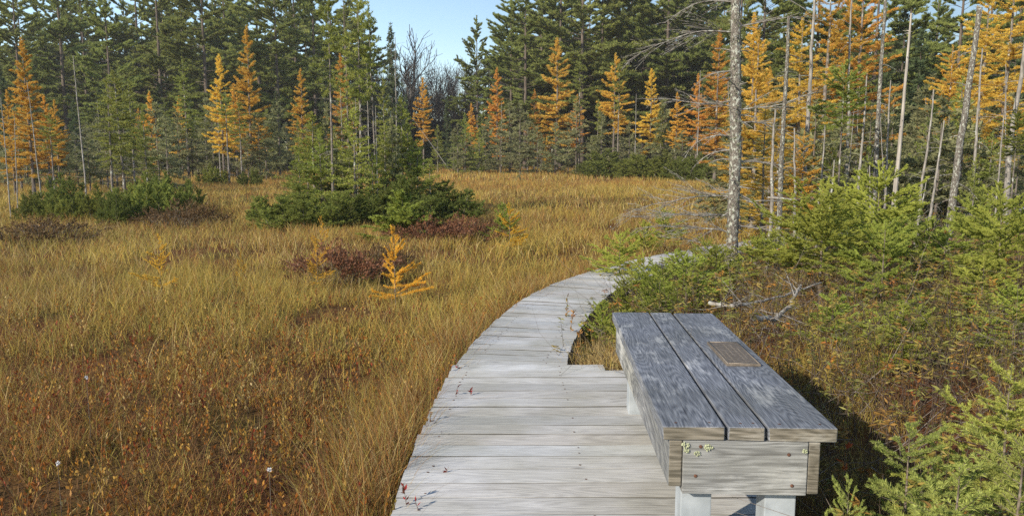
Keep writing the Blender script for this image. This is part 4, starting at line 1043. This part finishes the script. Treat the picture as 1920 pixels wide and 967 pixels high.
for i, (px, Y, H, lab) in enumerate([(62, 20.5, 1.0, "green mound shrub nearest the photo's left edge"), (108, 20.3, .95, "second green mound shrub, right beside the leftmost one"), (115, 23, 1.5, "dark pointed shrub behind the two leftmost green mounds"), (185, 20.5, 1.2, "yellow-green shrub at the foot of the pale dead spruce"), (222, 19.2, 1.15, "bright green mound under the bushy spruce"), (285, 20.5, 1.6, "big grey-green shrub right of the bushy spruce's foot"), (322, 22.5, 1.5, "taller green shrub at the clump's right shoulder"), (258, 22, 1.3, "dull shrub in the middle of the clump under the bushy spruce"), (470, 44, 1.3, "dark low bush at the corner of the far bog"), (400, 47, 1.6, "grey-green bush at the foot of the thin dead stem")]):
    put('mound%d' % (i % 2), "green_shrub", "shrub", lab, px, Y * .87, H=H * .68, wx=.72, mid=360)
for px, Y, H, key, lab, w in [(80, 13.6, .42, 'heath1', "low brown heath hummock in the grass below the left green mounds", 1.6), (345, 16.4, .55, 'heath1', "small dark brown bush at the left clump's right end", 1.0), (628, 9.2, .44, 'heath0', "reddish heath hummock beside the yellow sapling, left of it", .95), (705, 9.8, .34, 'heath1', "dark brown heath tuft just behind the yellow sapling", .9),
                              (800, 13.2, .42, 'heath0', "reddish heath patch right of the bright green little spruce", 1.2), (862, 13.4, .42, 'heath0', "red-brown heath patch left of the golden bushy sapling", 1.3), (912, 13.8, .36, 'heath1', "dull heath behind the golden bushy sapling", 1.0)]:
    put(key, "heath_shrub", "shrub", lab, px, Y, H=H, wx=w, mid=400)

for i in range(26):
    px = -15 + i * 21.5 + rp.uniform(-8, 8)
    put('fringe%d' % (i % 3), "fringe_spruce", "spruce", "thin grey-green spruce in the tangled fringe under the left pines", px, rp.uniform(30, 40) if px < 330 else rp.uniform(47, 54), rp.uniform(195, 282), group="fringe spruces under the left pines", wx=1.5)

# ---- the spruce island
I = [(618, 21, -8, 'spruce2', "black_spruce", "bushy-topped spruce, leftmost tall trunk on the island", 0), (672, 22, -40, 'spruce0', "black_spruce", "tallest mid-island spruce with mixed yellow-green tufts", .0), (702, 22.5, 14, 'spruce2', "black_spruce", "shaggy-topped spruce, rightmost tall one on the island", -.02), (652, 24, 60, 'spruce0', "black_spruce", "sparse spruce between the island's tall trunks, rear", 0),
     (742, 23.5, 70, 'farsnag1', "dead_spruce", "thin dead stem at the island's right side", 0), (690, 23, 120, 'farsnag2', "dead_spruce", "grey dead stem among the island's tall trunks", 0), (640, 23, 170, 'farsnag0', "dead_spruce", "short twiggy dead stem mid-island", 0), (720, 24, 150, 'spruce1', "black_spruce", "middling spruce at the island's right shoulder", 0)]
for px, Y, top, key, nm, lab, lean in I: put(key, nm, "dead spruce" if nm == "dead_spruce" else "spruce", lab, px, Y * .83, top, lean=lean, wx=.8)
for i, (px, Y, top, w, lab) in enumerate([(588, 21.5, 212, 1.15, "sloping green spruce forming the island's left flank"), (560, 21, 285, 1.2, "low spruce at the island's far left toe"), (662, 20.8, 205, 1.0, "green spruce in the island's centre, before the trunks"), (628, 22.5, 240, .9, "spruce between left flank and centre of the island"), (752, 22.5, 178, .7, "slim green spruce at the island's right, before the sky gap"), (722, 21.8, 235, 1.0, "dense spruce right of the island's tall trunks"), (782, 22.3, 262, 1.1, "dark spruce sloping down the island's right flank"), (698, 21, 290, 1.2, "low dense spruce in the island's front centre")]):
    put('fullspruce%d' % (i % 2), "young_spruce", "spruce", lab, px, Y * .83, top, wx=w * 1.3)
for i, (px, Y, H, w, lab) in enumerate([(520, 20.2, .75, 1.1, "low green mound trailing off the island's left end"), (575, 19.4, 1.05, 1.3, "bright green mound at the island's left front"), (640, 19.6, .85, 1.3, "green mound at the island's front centre"), (700, 20.2, .8, 1.3, "dark green mound under the island's tall trunks"), (790, 20.8, 1.35, 1.25, "big dark mound at the island's right end"), (828, 21.6, .9, 1.1, "lowest dark mound at the island's extreme right"), (755, 20.3, .95, 1.2, "dark green mound behind the bright little spruce")]):
    put('mound%d' % (i % 2 if i < 3 else 0), "green_shrub", "shrub", lab, px, Y * .83, H=H * .85, wx=w * .95, mid=370)
PROTO['limefir'] = sapling(340, .8, .5, .03, .011, 700, ((.24, .29, .05), (.52, .58, .13)), .09, 8, 0, 45, .05, .07, .07, .06, .011)
put('limefir', "young_spruce", "spruce", "bright green little spruce standing alone before the island", 753, 13.4, 362, wx=1.3)
put('bushfir2', "young_spruce", "spruce", "tiny green spruce just behind the golden bushy sapling", 943, 13.2, 383, wx=.9)

for i, (px, top, key, w) in enumerate([(600, 250, 'fullspruce1', 1.3), (612, 200, 'fringe0', 1.0), (645, 235, 'fringe1', 1.4), (668, 185, 'farsnag1', .8), (684, 240, 'farsnag0', .8), (706, 200, 'farsnag2', .8), (735, 225, 'fringe0', 1.0), (740, 250, 'fringe1', 1.5), (765, 235, 'fullspruce1', 1.3), (575, 255, 'fullspruce0', 1.5), (806, 300, 'fullspruce0', 1.8), (655, 280, 'fullspruce1', 1.8), (725, 290, 'fullspruce0', 1.7), (625, 285, 'fullspruce0', 1.7)]):
    if key.startswith('farsnag'): put(key, "twiggy_snag", "dead spruce", "grey twiggy dead stem crowded among the young spruces of the island", px, 17.4, top, wx=w, group="dead stems on the island"); continue
    put(key, "young_spruce", "spruce", "one of the crowded young spruces filling the island's middle between the tall trunks", px, 17.6 + (i % 5) * .35, top, wx=w * .85, group="crowded young spruces on the island")

# ---- golden saplings in the sedge
for px, Y, top, w, lab in [(738, 7.9, 428, 1.0, "bright yellow tamarack sapling with spread arms in the mid bog"), (956, 11.6, 384, 1.2, "golden bushy tamarack sapling nearest the walkway bend"), (600, 10.4, 408, .8, "thin yellow sapling behind the red heath hummock"), (292, 7.9, 442, 1.0, "faint yellow sapling alone in the left bog"), (447, 8.8, 466, .5, "tiny yellow sapling between the lone left one and the red hummock"), (590, 8.6, 450, .9, "straggling yellow sapling before the red heath hummock"), (975, 60, 300, 1.2, "tiny dull sapling on the far bog below the shore")]:
    if px == 975: put('fringe0', "young_spruce", "spruce", "tiny dull spruce alone on the far bog", px, 48, 296, mid=310)
    else: put('tamsap0' if px in (738, 956) else 'tamsap1', "tamarack_sapling", "tamarack", lab, px, Y, top, wx=w, group="golden saplings in the sedge")

# ---- far right shore: fringe spruces, snags, mounds
for px, Y, top, key, nm, cat, lab in [(1087, 64, 112, 'spruce2', "black_spruce", "spruce", "straight spruce with round top right of the big golden tamarack"), (1160, 58, 125, 'spruce2', "black_spruce", "spruce", "grey-twigged spruce before the yellow-green tamarack"), (1192, 56, 176, 'farsnag2', "dead_spruce", "dead spruce", "white-barked thin snag left of the midway orange tamarack"), (1240, 55, 190, 'spruce1', "black_spruce", "spruce", "green spruce between the midway tamarack and the short gold one"), (1310, 47, 132, 'farsnag1', "dead_spruce", "dead spruce", "pale straight snag before the amber tamarack"),
                                      (940, 74, 190, 'farsnag2', "dead_spruce", "dead spruce", "thin grey stem against the open orange tamarack"), (1000, 72, 210, 'spruce1', "black_spruce", "spruce", "small spruce between the open and the big golden tamarack"), (1120, 62, 190, 'spruce3', "black_spruce", "spruce", "spruce in the dip before the yellow-green tamarack"), (820, 72, 235, 'fullspruce0', "young_spruce", "spruce", "young green spruce under the gap's dark firs"), (872, 66, 215, 'fullspruce1', "young_spruce", "spruce", "broad young spruce right of the gap, left end of the far shore"), (898, 64, 240, 'fullspruce0', "young_spruce", "spruce", "second broad young spruce on the far shore"), (850, 68, 250, 'fullspruce1', "young_spruce", "spruce", "low young spruce before the leaning dead stem"), (560, 58, 225, 'spruce3', "black_spruce", "spruce", "spruce under the rust tamarack left of the island")]:
    put(key, nm, cat, lab, px, Y, top)
put('farsnag2', "leaning_snag", "dead spruce", "pale dead stem leaning across the dark foot of the sky gap", 846, 70, 205, lean=-.62, mid=270)
for i, (px, Y, H, w, lab) in enumerate([(1150, 54, 1.9, 1.5, "leftmost green mound on the far right shore"), (1232, 50, 1.8, 1.4, "middle green mound on the far right shore"), (1312, 46, 1.6, 1.3, "green mound just left of the lichened spruce"), (1195, 56, 1.6, 1.2, "small mound between the leftmost and middle ones"), (1270, 49, 1.4, 1.2, "small mound right of the middle one")]):
    put('mound%d' % (i % 2), "green_shrub", "shrub", lab, px, Y, H=H, wx=w, mid=315)
for i in range(118):      # the pale tangled fringe below the tall trees
    if i < 34: px, Y, lab, g = -20 + i * 20.5, 46 + rp.uniform(0, 22) + max(0, (px_ if False else 0)), "thin grey-green spruce in the tangled fringe under the left pines", "fringe spruces under the left pines"
    elif i < 70: px, Y, lab, g = 850 + (i - 34) * 14.2, 62 + rp.uniform(-2, 12) - (i - 34) * .35, "thin grey-green spruce in the tangled fringe along the far shore", "fringe spruces on the far shore"
    elif i >= 84: px, Y, lab, g = 1385 + (i - 84) * 16.5, 15 + rp.uniform(-2, 6), "thin grey-green spruce in the thicket behind the snags", "fringe spruces behind the snags"
    else: px, Y, lab, g = 1390 + (i - 70) * 40, 24 + rp.uniform(-3, 8), "thin grey-green spruce in the thicket behind the snags", "fringe spruces behind the snags"
    if 540 < px < 800 and i < 34: Y += 14
    top = rp.uniform(228, 276) if rp.random() < .8 else rp.uniform(185, 228)
    put('fringe%d' % (i % 3), "fringe_spruce", "spruce", lab, px + rp.uniform(-8, 8), Y, top if i < 70 else rp.uniform(120, 250) if i < 84 else rp.uniform(190, 300), group=g, wx=1.55)

# ---- the wood beside the walk
def lichened_spruce():
    Y = 10.0; x, _ = at_y(1378, 300, Y); zb = gz1(x, Y)
    root = empty("lichened_spruce", (x, Y, zb), "dead-limbed spruce with thick lichen-flecked trunk rising out of frame behind the bench", "spruce")
    rng = np.random.default_rng(41); H = 7.5
    g = Geo(); n = 110; z = np.linspace(-.3, H, n)
    px = .02 * np.sin(z * 1.3) - .012 * z + .05 * np.clip(.6 - z, 0, 1) ** 2; py = .015 * np.sin(z * 1.7 + 1)
    pts = np.stack([px, py, z], 1); rad = np.interp(z, [-.3, 0, .4, 2, 4, H], [.13, .096, .076, .069, .058, .03]) * (1 + .06 * np.sin(z * 9) * rng.random(n))
    tube_path(g, pts, rad, 14, .045, rng); t = g.obj("trunk", M['bark_lichen'], root, True)
    # (height, azimuth deg (180 = towards the bog), elevation, length, droop)
    specs = [(.35, 150, 5, 1.0, .1), (.55, 170, 14, 1.3, -.5), (.78, 185, 2, 1.4, -.2), (1.02, 178, 4, 1.5, -.25), (1.05, 10, -10, .8, -.4), (1.45, 20, 12, .9, -.5), (1.62, 175, -2, .6, -1.2), (1.78, 168, 10, .75, -1.5), (1.95, 8, 8, .9, -.8),
             (2.15, 188, 12, 1.15, -.75), (2.12, 2, 6, 1.0, .2), (2.6, 195, 0, .6, -.5), (3.08, 182, 4, 1.45, -.35), (3.15, 5, 8, 1.0, -.3), (3.45, 172, 6, 1.0, -.4), (3.6, 25, 10, 1.0, -.4), (1.1, 100, 0, .6, -.3), (2.4, 250, 0, .6, -.4), (.22, 350, -12, .8, .1), (.65, 5, -5, .7, -.2)]
    specs += [(rng.uniform(.2, 3.6), rng.uniform(0, 360), rng.uniform(-15, 20), rng.uniform(.12, .38), rng.uniform(-.6, .3)) for _ in range(34)]
    for (h, az, el, L, dr) in specs:
        o = np.array([np.interp(h, z, px), np.interp(h, z, py), h])
        S = branch(rng, o, math.radians(az), math.radians(el), L, .0125, 7, dr, twl=.42, twstep=.055, leaf_from=.1, sub=.055, wob=.15, twang=42, flat=.6)
        b = Geo(); tube_segs(b, *[np.array([s[i] for s in S]) for i in range(3)], np.maximum(np.array([s[3] for s in S]), .0022), 5)
        b.obj("dead_branch", M['deadwood'], root)
    tuf = Geo()
    for k in range(260):     # beard lichen and bark tufts on the trunk
        h = rng.uniform(.1, 3.4); a = rng.uniform(0, 6.28); r = np.interp(h, z, rad)
        p = np.array([np.interp(h, z, px) + r * math.cos(a), np.interp(h, z, py) + r * math.sin(a), h])
        q = np.repeat(p[None], 7, 0); d = unit(np.array([math.cos(a), math.sin(a), -.4]) + rng.normal(0, .6, (7, 3)))
        leaves(tuf, rng, q, d, rng.uniform(.015, .045, 7), np.full(7, .008), np.array([.34, .36, .24]) * rng.uniform(.7, 1.2, (7, 1)))
    tuf.obj("lichen_tufts", M['leaf'], root)
lichened_spruce()

PROTO['snagA'] = snag(401, 5, .075, 34, .75, 'bark_lichen', .03, .45, -.5, .13, 10, .12)
PROTO['snagB'] = snag(402, 4.2, .062, 12, .32, 'snag', .02, .3, -.3, .2, 9, .1, rough=.03)
PROTO['snagC'] = snag(403, 4.2, .085, 22, .7, 'bark_lichen', .035, .6, -.5, .14, 10, .1)
PROTO['snagD'] = snag(404, 2.4, .03, 22, .4, 'deadwood', .05, .35, -.5, .12, 7, .1)
PROTO['snagE'] = snag(405, 3.2, .032, 26, .5, 'deadwood', .035, .35, -.6, .12, 7, .1)
for px, Y, top, key, nm, lab, lean, w in [(1472, 9.2, 30, 'snagA', "forked_snag", "rough grey trunk with crooked limbs, first right of the lichened spruce", .0, .8), (1448, 9.4, 205, 'snagE', "forked_snag", "shorter twin stem leaning on the rough grey trunk's foot", .04, 1.5), (1652, 13, -45, 'snagA', "grey_snag", "tall lichen-spotted trunk left of the bare white snag", 0, .7), (1686, 12, 25, 'snagB', "white_snag", "smooth barkless white snag with a pointed top", .03, .8), (1795, 10.5, 14, 'snagC', "broken_snag", "leaning broken-topped grey snag near the photo's right edge", .07, .8),
                                          (1616, 11.5, 138, 'snagE', "thin_snag", "thin pale snag between green spruce top and lichen-spotted trunk", .0, 1.0), (1597, 16, -20, 'snagE', "thin_snag", "thin straight trunk above the bushy green spruce top", 0, .9), (1733, 11, 168, 'snagE', "thin_snag", "thin twisted snag between the white snag and the broken one", .02, 1.1), (1722, 9.8, 330, 'snagD', "thin_snag", "short splayed dead stem at the bright gap in the wood", .12, 1.0), (1750, 10.4, 225, 'snagD', "thin_snag", "crooked low snag touching the broken snag's left side", .08, 1.0), (1500, 9.6, 240, 'snagD', "thin_snag", "pale short snag right of the forked trunk", -.05, 1.0), (1540, 10.4, 235, 'snagE', "thin_snag", "dark twiggy stem under the green spruce top", .0, 1.0), (1668, 12.6, 150, 'snagE', "thin_snag", "thin snag squeezed between lichen-spotted trunk and white snag", 0, .9), (1560, 8.6, 300, 'snagD', "thin_snag", "short grey stem behind the big bright fir", .03, 1.0), (1520, 15, -30, 'snagE', "thin_snag", "slim trunk inside the wispy amber tamarack", 0, 1.2), (1905, 13, -30, 'snagE', "thin_snag", "thin trunk beside the golden tamarack at the right edge", 0, 1.3), (1645, 9.4, 310, 'snagD', "thin_snag", "low dead stem just behind the big bright fir's right shoulder", -.08, 1), (1835, 14, 90, 'snagE', "thin_snag", "slim grey stem right of the broken snag", 0, 1)]:
    put(key, nm, "dead tree", lab, px, Y, top, lean=lean, wx=w)
for i in range(17):
    px = 1395 + i * 32 + rp.uniform(-8, 8)
    put('farsnag%d' % (i % 3), "twiggy_snag", "dead spruce", "thin twiggy dead spruce among the many in the thicket behind the snags", px, rp.uniform(11, 20), rp.uniform(110, 300), group="twiggy dead spruces in the thicket", lean=rp.uniform(-.14, .14), wx=.85)
PROTO['headspruce'] = conifer(420, 4.0, .032, .75, .72, lambda s: (1 - s) ** .5 * min(1, .6 + s * 2) + .1, .13, 5, -10, 40, .3, 4, .45, .09, .15, .1, 480, .032, .010, *BUSH, dead=(.1, .72, 36, .5, -.3, .12), bark='bark', tn=8, up=.25, wob=.012)
put('headspruce', "black_spruce", "spruce", "spruce with dense green head on a thin bare stem, amid orange tamaracks", 1578, 11.5, 128)
put('headspruce', "black_spruce", "spruce", "green spruce at the photo's right edge before the golden tamarack", 1905, 12, 215, wx=1.2)
put('fullspruce0', "young_spruce", "spruce", "full green spruce behind the broken snag", 1860, 14, 250, wx=1.1)
put('fullspruce1', "young_spruce", "spruce", "yellowish spruce low between broken snag and right edge", 1830, 12, 300, wx=1.0)
put('fullspruce1', "young_spruce", "spruce", "green spruce low behind the lichen-spotted trunk", 1630, 13.5, 270, wx=.9)
put('fullspruce0', "young_spruce", "spruce", "green spruce low in the thicket left of the white snag", 1560, 13, 265, wx=1.0)
put('fullspruce0', "young_spruce", "spruce", "dull green spruce behind the thin twisted snag", 1745, 15, 200, wx=1.0)
put('fullspruce1', "young_spruce", "spruce", "dull spruce deep behind the broken snag's top", 1800, 18, 150, wx=1.0)
put('fullspruce1', "young_spruce", "spruce", "spruce in the thicket behind the lichened trunk's foot", 1420, 15, 300, wx=1.0)
for px, Y, top, key, w, lab in [(1540, 6.9, 375, 'bushfir0', 1.15, "big bright bushy fir behind the bench's far end"), (1640, 7.6, 345, 'bushfir0', .95, "bushy fir close behind the big bright one"), (1652, 6.3, 425, 'bushfir1', .85, "small upright fir with a clear leader right of the big bright one"), (1690, 4.9, 575, 'bushfir1', 1.1, "spreading low fir beyond the bench's plaque side"), (1560, 5.4, 560, 'bushfir2', 1.2, "low straggly fir at the back corner of the bench"), (1872, 6.6, 385, 'bushfir0', .9, "yellow-green fir by the photo's right edge, tallest there"), (1835, 6.0, 490, 'bushfir1', 1.0, "lower yellow-green fir beside the tallest right-edge one"), (1900, 5.2, 545, 'bushfir1', 1.0, "fir cut by the right edge above the foreground saplings"),
                                (1160, 8.6, 445, 'bushfir1', .95, "small spruce leaning over the walkway bend"), (1245, 11.5, 402, 'bushfir1', .8, "small spruce beyond the walkway bend, under dead boughs"), (1205, 10.6, 425, 'bushfir2', .8, "tiny spruce left of the one under dead boughs"), (1172, 6.5, 530, 'bushfir1', .75, "low spruce overhanging the walkway's right side"), (1235, 6.4, 512, 'bushfir0', .7, "bushy low spruce behind the bench, nearest the walkway"), (1285, 7.0, 485, 'bushfir1', 1.1, "low spruce between walkway and the lichened trunk's foot"), (1340, 7.6, 470, 'bushfir1', 1.0, "fresh green spruce at the lichened trunk's foot"), (1128, 5.9, 575, 'bushfir2', .7, "low green sprig bush at the walkway's narrow edge"), (1405, 8.6, 455, 'bushfir1', 1.1, "green spruce just right of the lichened trunk's foot"), (1262, 8.4, 478, 'bushfir1', 1.0, "lime spruce at the far bend, left of the lichened trunk"), (1318, 9.0, 462, 'bushfir0', .8, "bushy spruce screening the far bend beside the lichened trunk"), (1440, 8.8, 448, 'bushfir0', .9, "bushy spruce at the foot of the rough grey trunk"), (1500, 8.2, 430, 'bushfir0', .9, "spruce behind the left shoulder of the big bright fir"), (1590, 8.8, 400, 'bushfir0', .95, "spruce at the white snag's foot, left side"), (1700, 8.9, 405, 'bushfir0', .9, "spruce at the white snag's foot, right side"), (1765, 7.8, 440, 'bushfir1', 1.1, "dull spruce at the broken snag's foot"), (1820, 8.4, 400, 'bushfir0', .9, "spruce behind the tallest right-edge fir"), (1165, 5.4, 590, 'bushfir2', .8, "sprig bush at the bench's far left corner"), (1205, 7.4, 490, 'bushfir1', .8, "spruce on the walkway's right side just before the bend"),
                                (1740, 8.4, 420, 'bushfir2', .8, "tiny bluish spruce in the gap right of the upright fir")]:
    put(key, "young_fir", "fir", lab, px, Y, top - 8, wx=w * 1.08, mid=min(620, top + 120))
for px, Y, top, key, w, lab, rot in [(1880, 2.62, 690, 'sapling0', 1.45, "large pale-needled spruce sapling filling the lower right corner, with a clear leader", .4), (1800, 2.05, 880, 'sapling1', 1.45, "nearest spruce sapling, cut by the bottom edge", 1.2), (1905, 2.0, 840, 'sapling1', 1.35, "spruce sapling in the very corner at bottom right", 2.6), (1705, 2.5, 800, 'sapling1', 1.1, "spruce sapling with drooping tips between bench and large sapling", .2), (1590, 2.25, 905, 'sapling1', .6, "low spruce sprig by the bench's front leg", 3.3)]:
    put(key, "spruce_sapling", "spruce", lab, px, Y, top, wx=w, rot=rot, mid=900)

# grassy and leafy tufts, odd plants
def sprig(px, py, h, n, cols, label, z=0.0, ll=.022):
    x, y = on_z(px, py, z); rng = np.random.default_rng(int(px)); 
    root = empty("leafy_sprig", (x, y, z), label, "plant")
    S, Lf = Geo(), Geo()
    t = np.array([rng.normal(0, .02), rng.normal(0, .02), h]); b = np.array([0, 0, -.05])
    tube_segs(S, [b], [t], [.0016], [.0009], 4); S.obj("stem", M['twig'], root)
    u = rng.uniform(.3, 1.02, (n, 1)); p = b * (1 - u) + t * u
    d = unit(np.stack([rng.normal(0, .6, n), rng.normal(0, .6, n), rng.uniform(.3, 1, n)], 1))
    leaves(Lf, rng, p, d, rng.uniform(.7, 1.2, n) * ll, np.full(n, ll * .42), np.array(cols)[rng.integers(0, len(cols), n)]); Lf.obj("leaf_cluster", M['leaf'], root)
RED_ = [(.30, .03, .03), (.22, .04, .03), (.14, .05, .03)]
sprig(765, 948, .075, 14, RED_, "red-leaved sprig growing up through the nearest deck gap"); sprig(790, 952, .03, 8, RED_, "tiny reddish sprig beside the taller red one on the deck"); sprig(812, 790, .06, 7, [(.18, .10, .05)], "brown sprig at the deck's left edge, halfway to the bench's far leg"); sprig(850, 738, .06, 7, RED_, "small dark red sprig on the deck level with the bench's far leg"); sprig(862, 690, .07, 9, RED_, "reddish sprig at the deck's left edge where it narrows"); sprig(833, 880, .03, 6, RED_, "tiny dark sprig in a deck gap left of centre"); sprig(884, 742, .03, 6, RED_, "tiny curled sprig in the middle of the deck")
sprig(1553, 720, .30, 16, [(.45, .22, .04), (.38, .30, .05), (.25, .30, .06)], "yellow-topped heath plant with drooping leaves right of the bench seat", -.05, .05)
sprig(1710, 815, .26, 20, [(.36, .10, .03), (.42, .17, .05), (.25, .06, .03)], "rust-leaved blueberry stem beside the lower sapling", 0., .035)
sprig(1578, 910, .16, 12, [(.42, .14, .04), (.34, .08, .03)], "orange-leaved stem near the bench's front corner", .05, .035)
sprig(1068, 628, .17, 26, [(.34, .17, .05), (.28, .12, .04), (.38, .24, .07)], "brown-leaved heath stem hanging over the walkway's right edge", -.03, .03)
sprig(1082, 662, .15, 24, [(.30, .15, .05), (.36, .20, .06)], "brown heath stem at the inner corner of the deck's notch", -.03, .03)
sprig(1062, 600, .2, 26, [(.32, .16, .05), (.24, .20, .05)], "taller brown heath stem at the walkway's right edge, before the green bush", -.03, .03)
def cotton(px, py, z, lab):
    x, y = on_z(px, py, z); g0 = gz1(x, y)
    root = empty("cotton_grass", (x, y, g0), lab, "cotton grass"); rng = np.random.default_rng(int(px)); S, W = Geo(), Geo()
    tube_segs(S, [[0, 0, -.03]], [[0, 0, z - g0]], [.0014], [.001], 4); S.obj("stem", M['twig'], root)
    n = 60; p = np.repeat([[0, 0, z - g0]], n, 0); d = unit(rng.normal(size=(n, 3)) + [0, 0, .3]); leaves(W, rng, p, d, rng.uniform(.006, .013, n), np.full(n, .004), np.full((n, 3), .75)); W.obj("cotton_tuft", M['leaf'], root)
cotton(162, 707, .22, "white cotton-grass tuft in the left bog"); cotton(505, 880, .2, "white cotton-grass tuft low in the near sedge"); cotton(1145, 425, .2, "white cotton-grass speck in the bog beyond the walkway bend"); cotton(108, 868, .15, "pale cotton-grass speck near the lower left corner")
def fallen(pts, r, lab):
    rng = np.random.default_rng(len(lab)); P = [np.array((*at_y(px, py, Y)[:1], Y, at_y(px, py, Y)[1])) for px, py, Y in pts]
    P = np.array(P); o = P.mean(0); root = empty("fallen_branch", tuple(o), lab, "branch"); q = P - o
    s = np.linspace(0, 1, len(q)); ss = np.linspace(0, 1, 24); Q = np.stack([np.interp(ss, s, q[:, i]) for i in range(3)], 1) + rng.normal(0, r * .25, (24, 3))
    g = Geo(); tube_path(g, Q, np.linspace(r, r * .45, 24), 8, .06, rng)
    S = []
    for k in range(12):
        i = rng.integers(3, 23); S += branch(rng, Q[i], rng.uniform(0, 6.28), rng.uniform(-.3, .9), rng.uniform(.15, .4), r * .3, 4, -.3, twl=.4, twstep=.07, leaf_from=.1, wob=.25)
    tube_segs(g, *[np.array([s[i] for s in S]) for i in range(4)], 3); g.obj("limb", M['deadwood'], root)
fallen([(1415, 596, 5.2), (1450, 600, 5.4), (1480, 575, 5.6), (1500, 535, 5.9)], .022, "curved grey fallen limb behind the bench's back edge")
fallen([(1330, 568, 5.8), (1380, 575, 5.7), (1450, 560, 6.0), (1540, 530, 6.4)], .016, "dark fallen limb lying behind the curved grey one")
fallen([(1385, 505, 9.3), (1440, 525, 8.8), (1500, 545, 8.4)], .02, "pale exposed root-like limb at the lichened trunk's foot")
fallen([(1440, 370, 9.2), (1500, 375, 9.0), (1400, 378, 8.8)], .012, "twiggy grey bough across the forked trunk's base")

# ---- the wood far behind, one dim mass
def far_wood():
    rng = np.random.default_rng(77); G = Geo(); n = 170000
    x = rng.uniform(-110, 120, n); y = rng.uniform(112, 128, n)
    top = 5 + 4 * fbm(x * .15, y * .1, 5) + np.where((x > -22) & (x < -4), 0., 9.0)
    z = rng.random(n) ** .9 * top
    d = unit(rng.normal(size=(n, 3)) + [0, 0, .3])
    c = np.array([.05, .055, .035]) * rng.uniform(.5, 1.6, (n, 1))
    leaves(G, rng, np.stack([x, y, z - .3], 1), d, rng.uniform(.5, 1.1, n), np.full(n, .42), c)
    o = G.obj("distant_woods", M['grass']); tag(o, "dim low woods filling in far behind the pines", "woods", None, "stuff")
far_wood()

# ---- thin moist air over the bog, closed box round everything
def haze():
    m = bpy.data.materials.new("moist_air"); t, N, L = nt(m)
    out = N.new("ShaderNodeOutputMaterial"); v = N.new("ShaderNodeVolumePrincipled")
    v.inputs["Color"].default_value = (.95, .95, .95, 1); v.inputs["Density"].default_value = HAZE; v.inputs["Anisotropy"].default_value = .0
    L.new(v.outputs[0], out.inputs["Volume"])
    lo, hi = (-905, -20, -2.0), (905, 905, 34)
    V = [(x, y, z) for z in (lo[2], hi[2]) for (x, y) in ((lo[0], lo[1]), (hi[0], lo[1]), (hi[0], hi[1]), (lo[0], hi[1]))]
    F = [(0, 3, 2, 1), (4, 5, 6, 7), (0, 1, 5, 4), (1, 2, 6, 5), (2, 3, 7, 6), (3, 0, 4, 7)]
    o = obj_np("haze", V, F, m); tag(o, "thin pale autumn air over the bog and woods", "haze", None, "stuff")
haze()
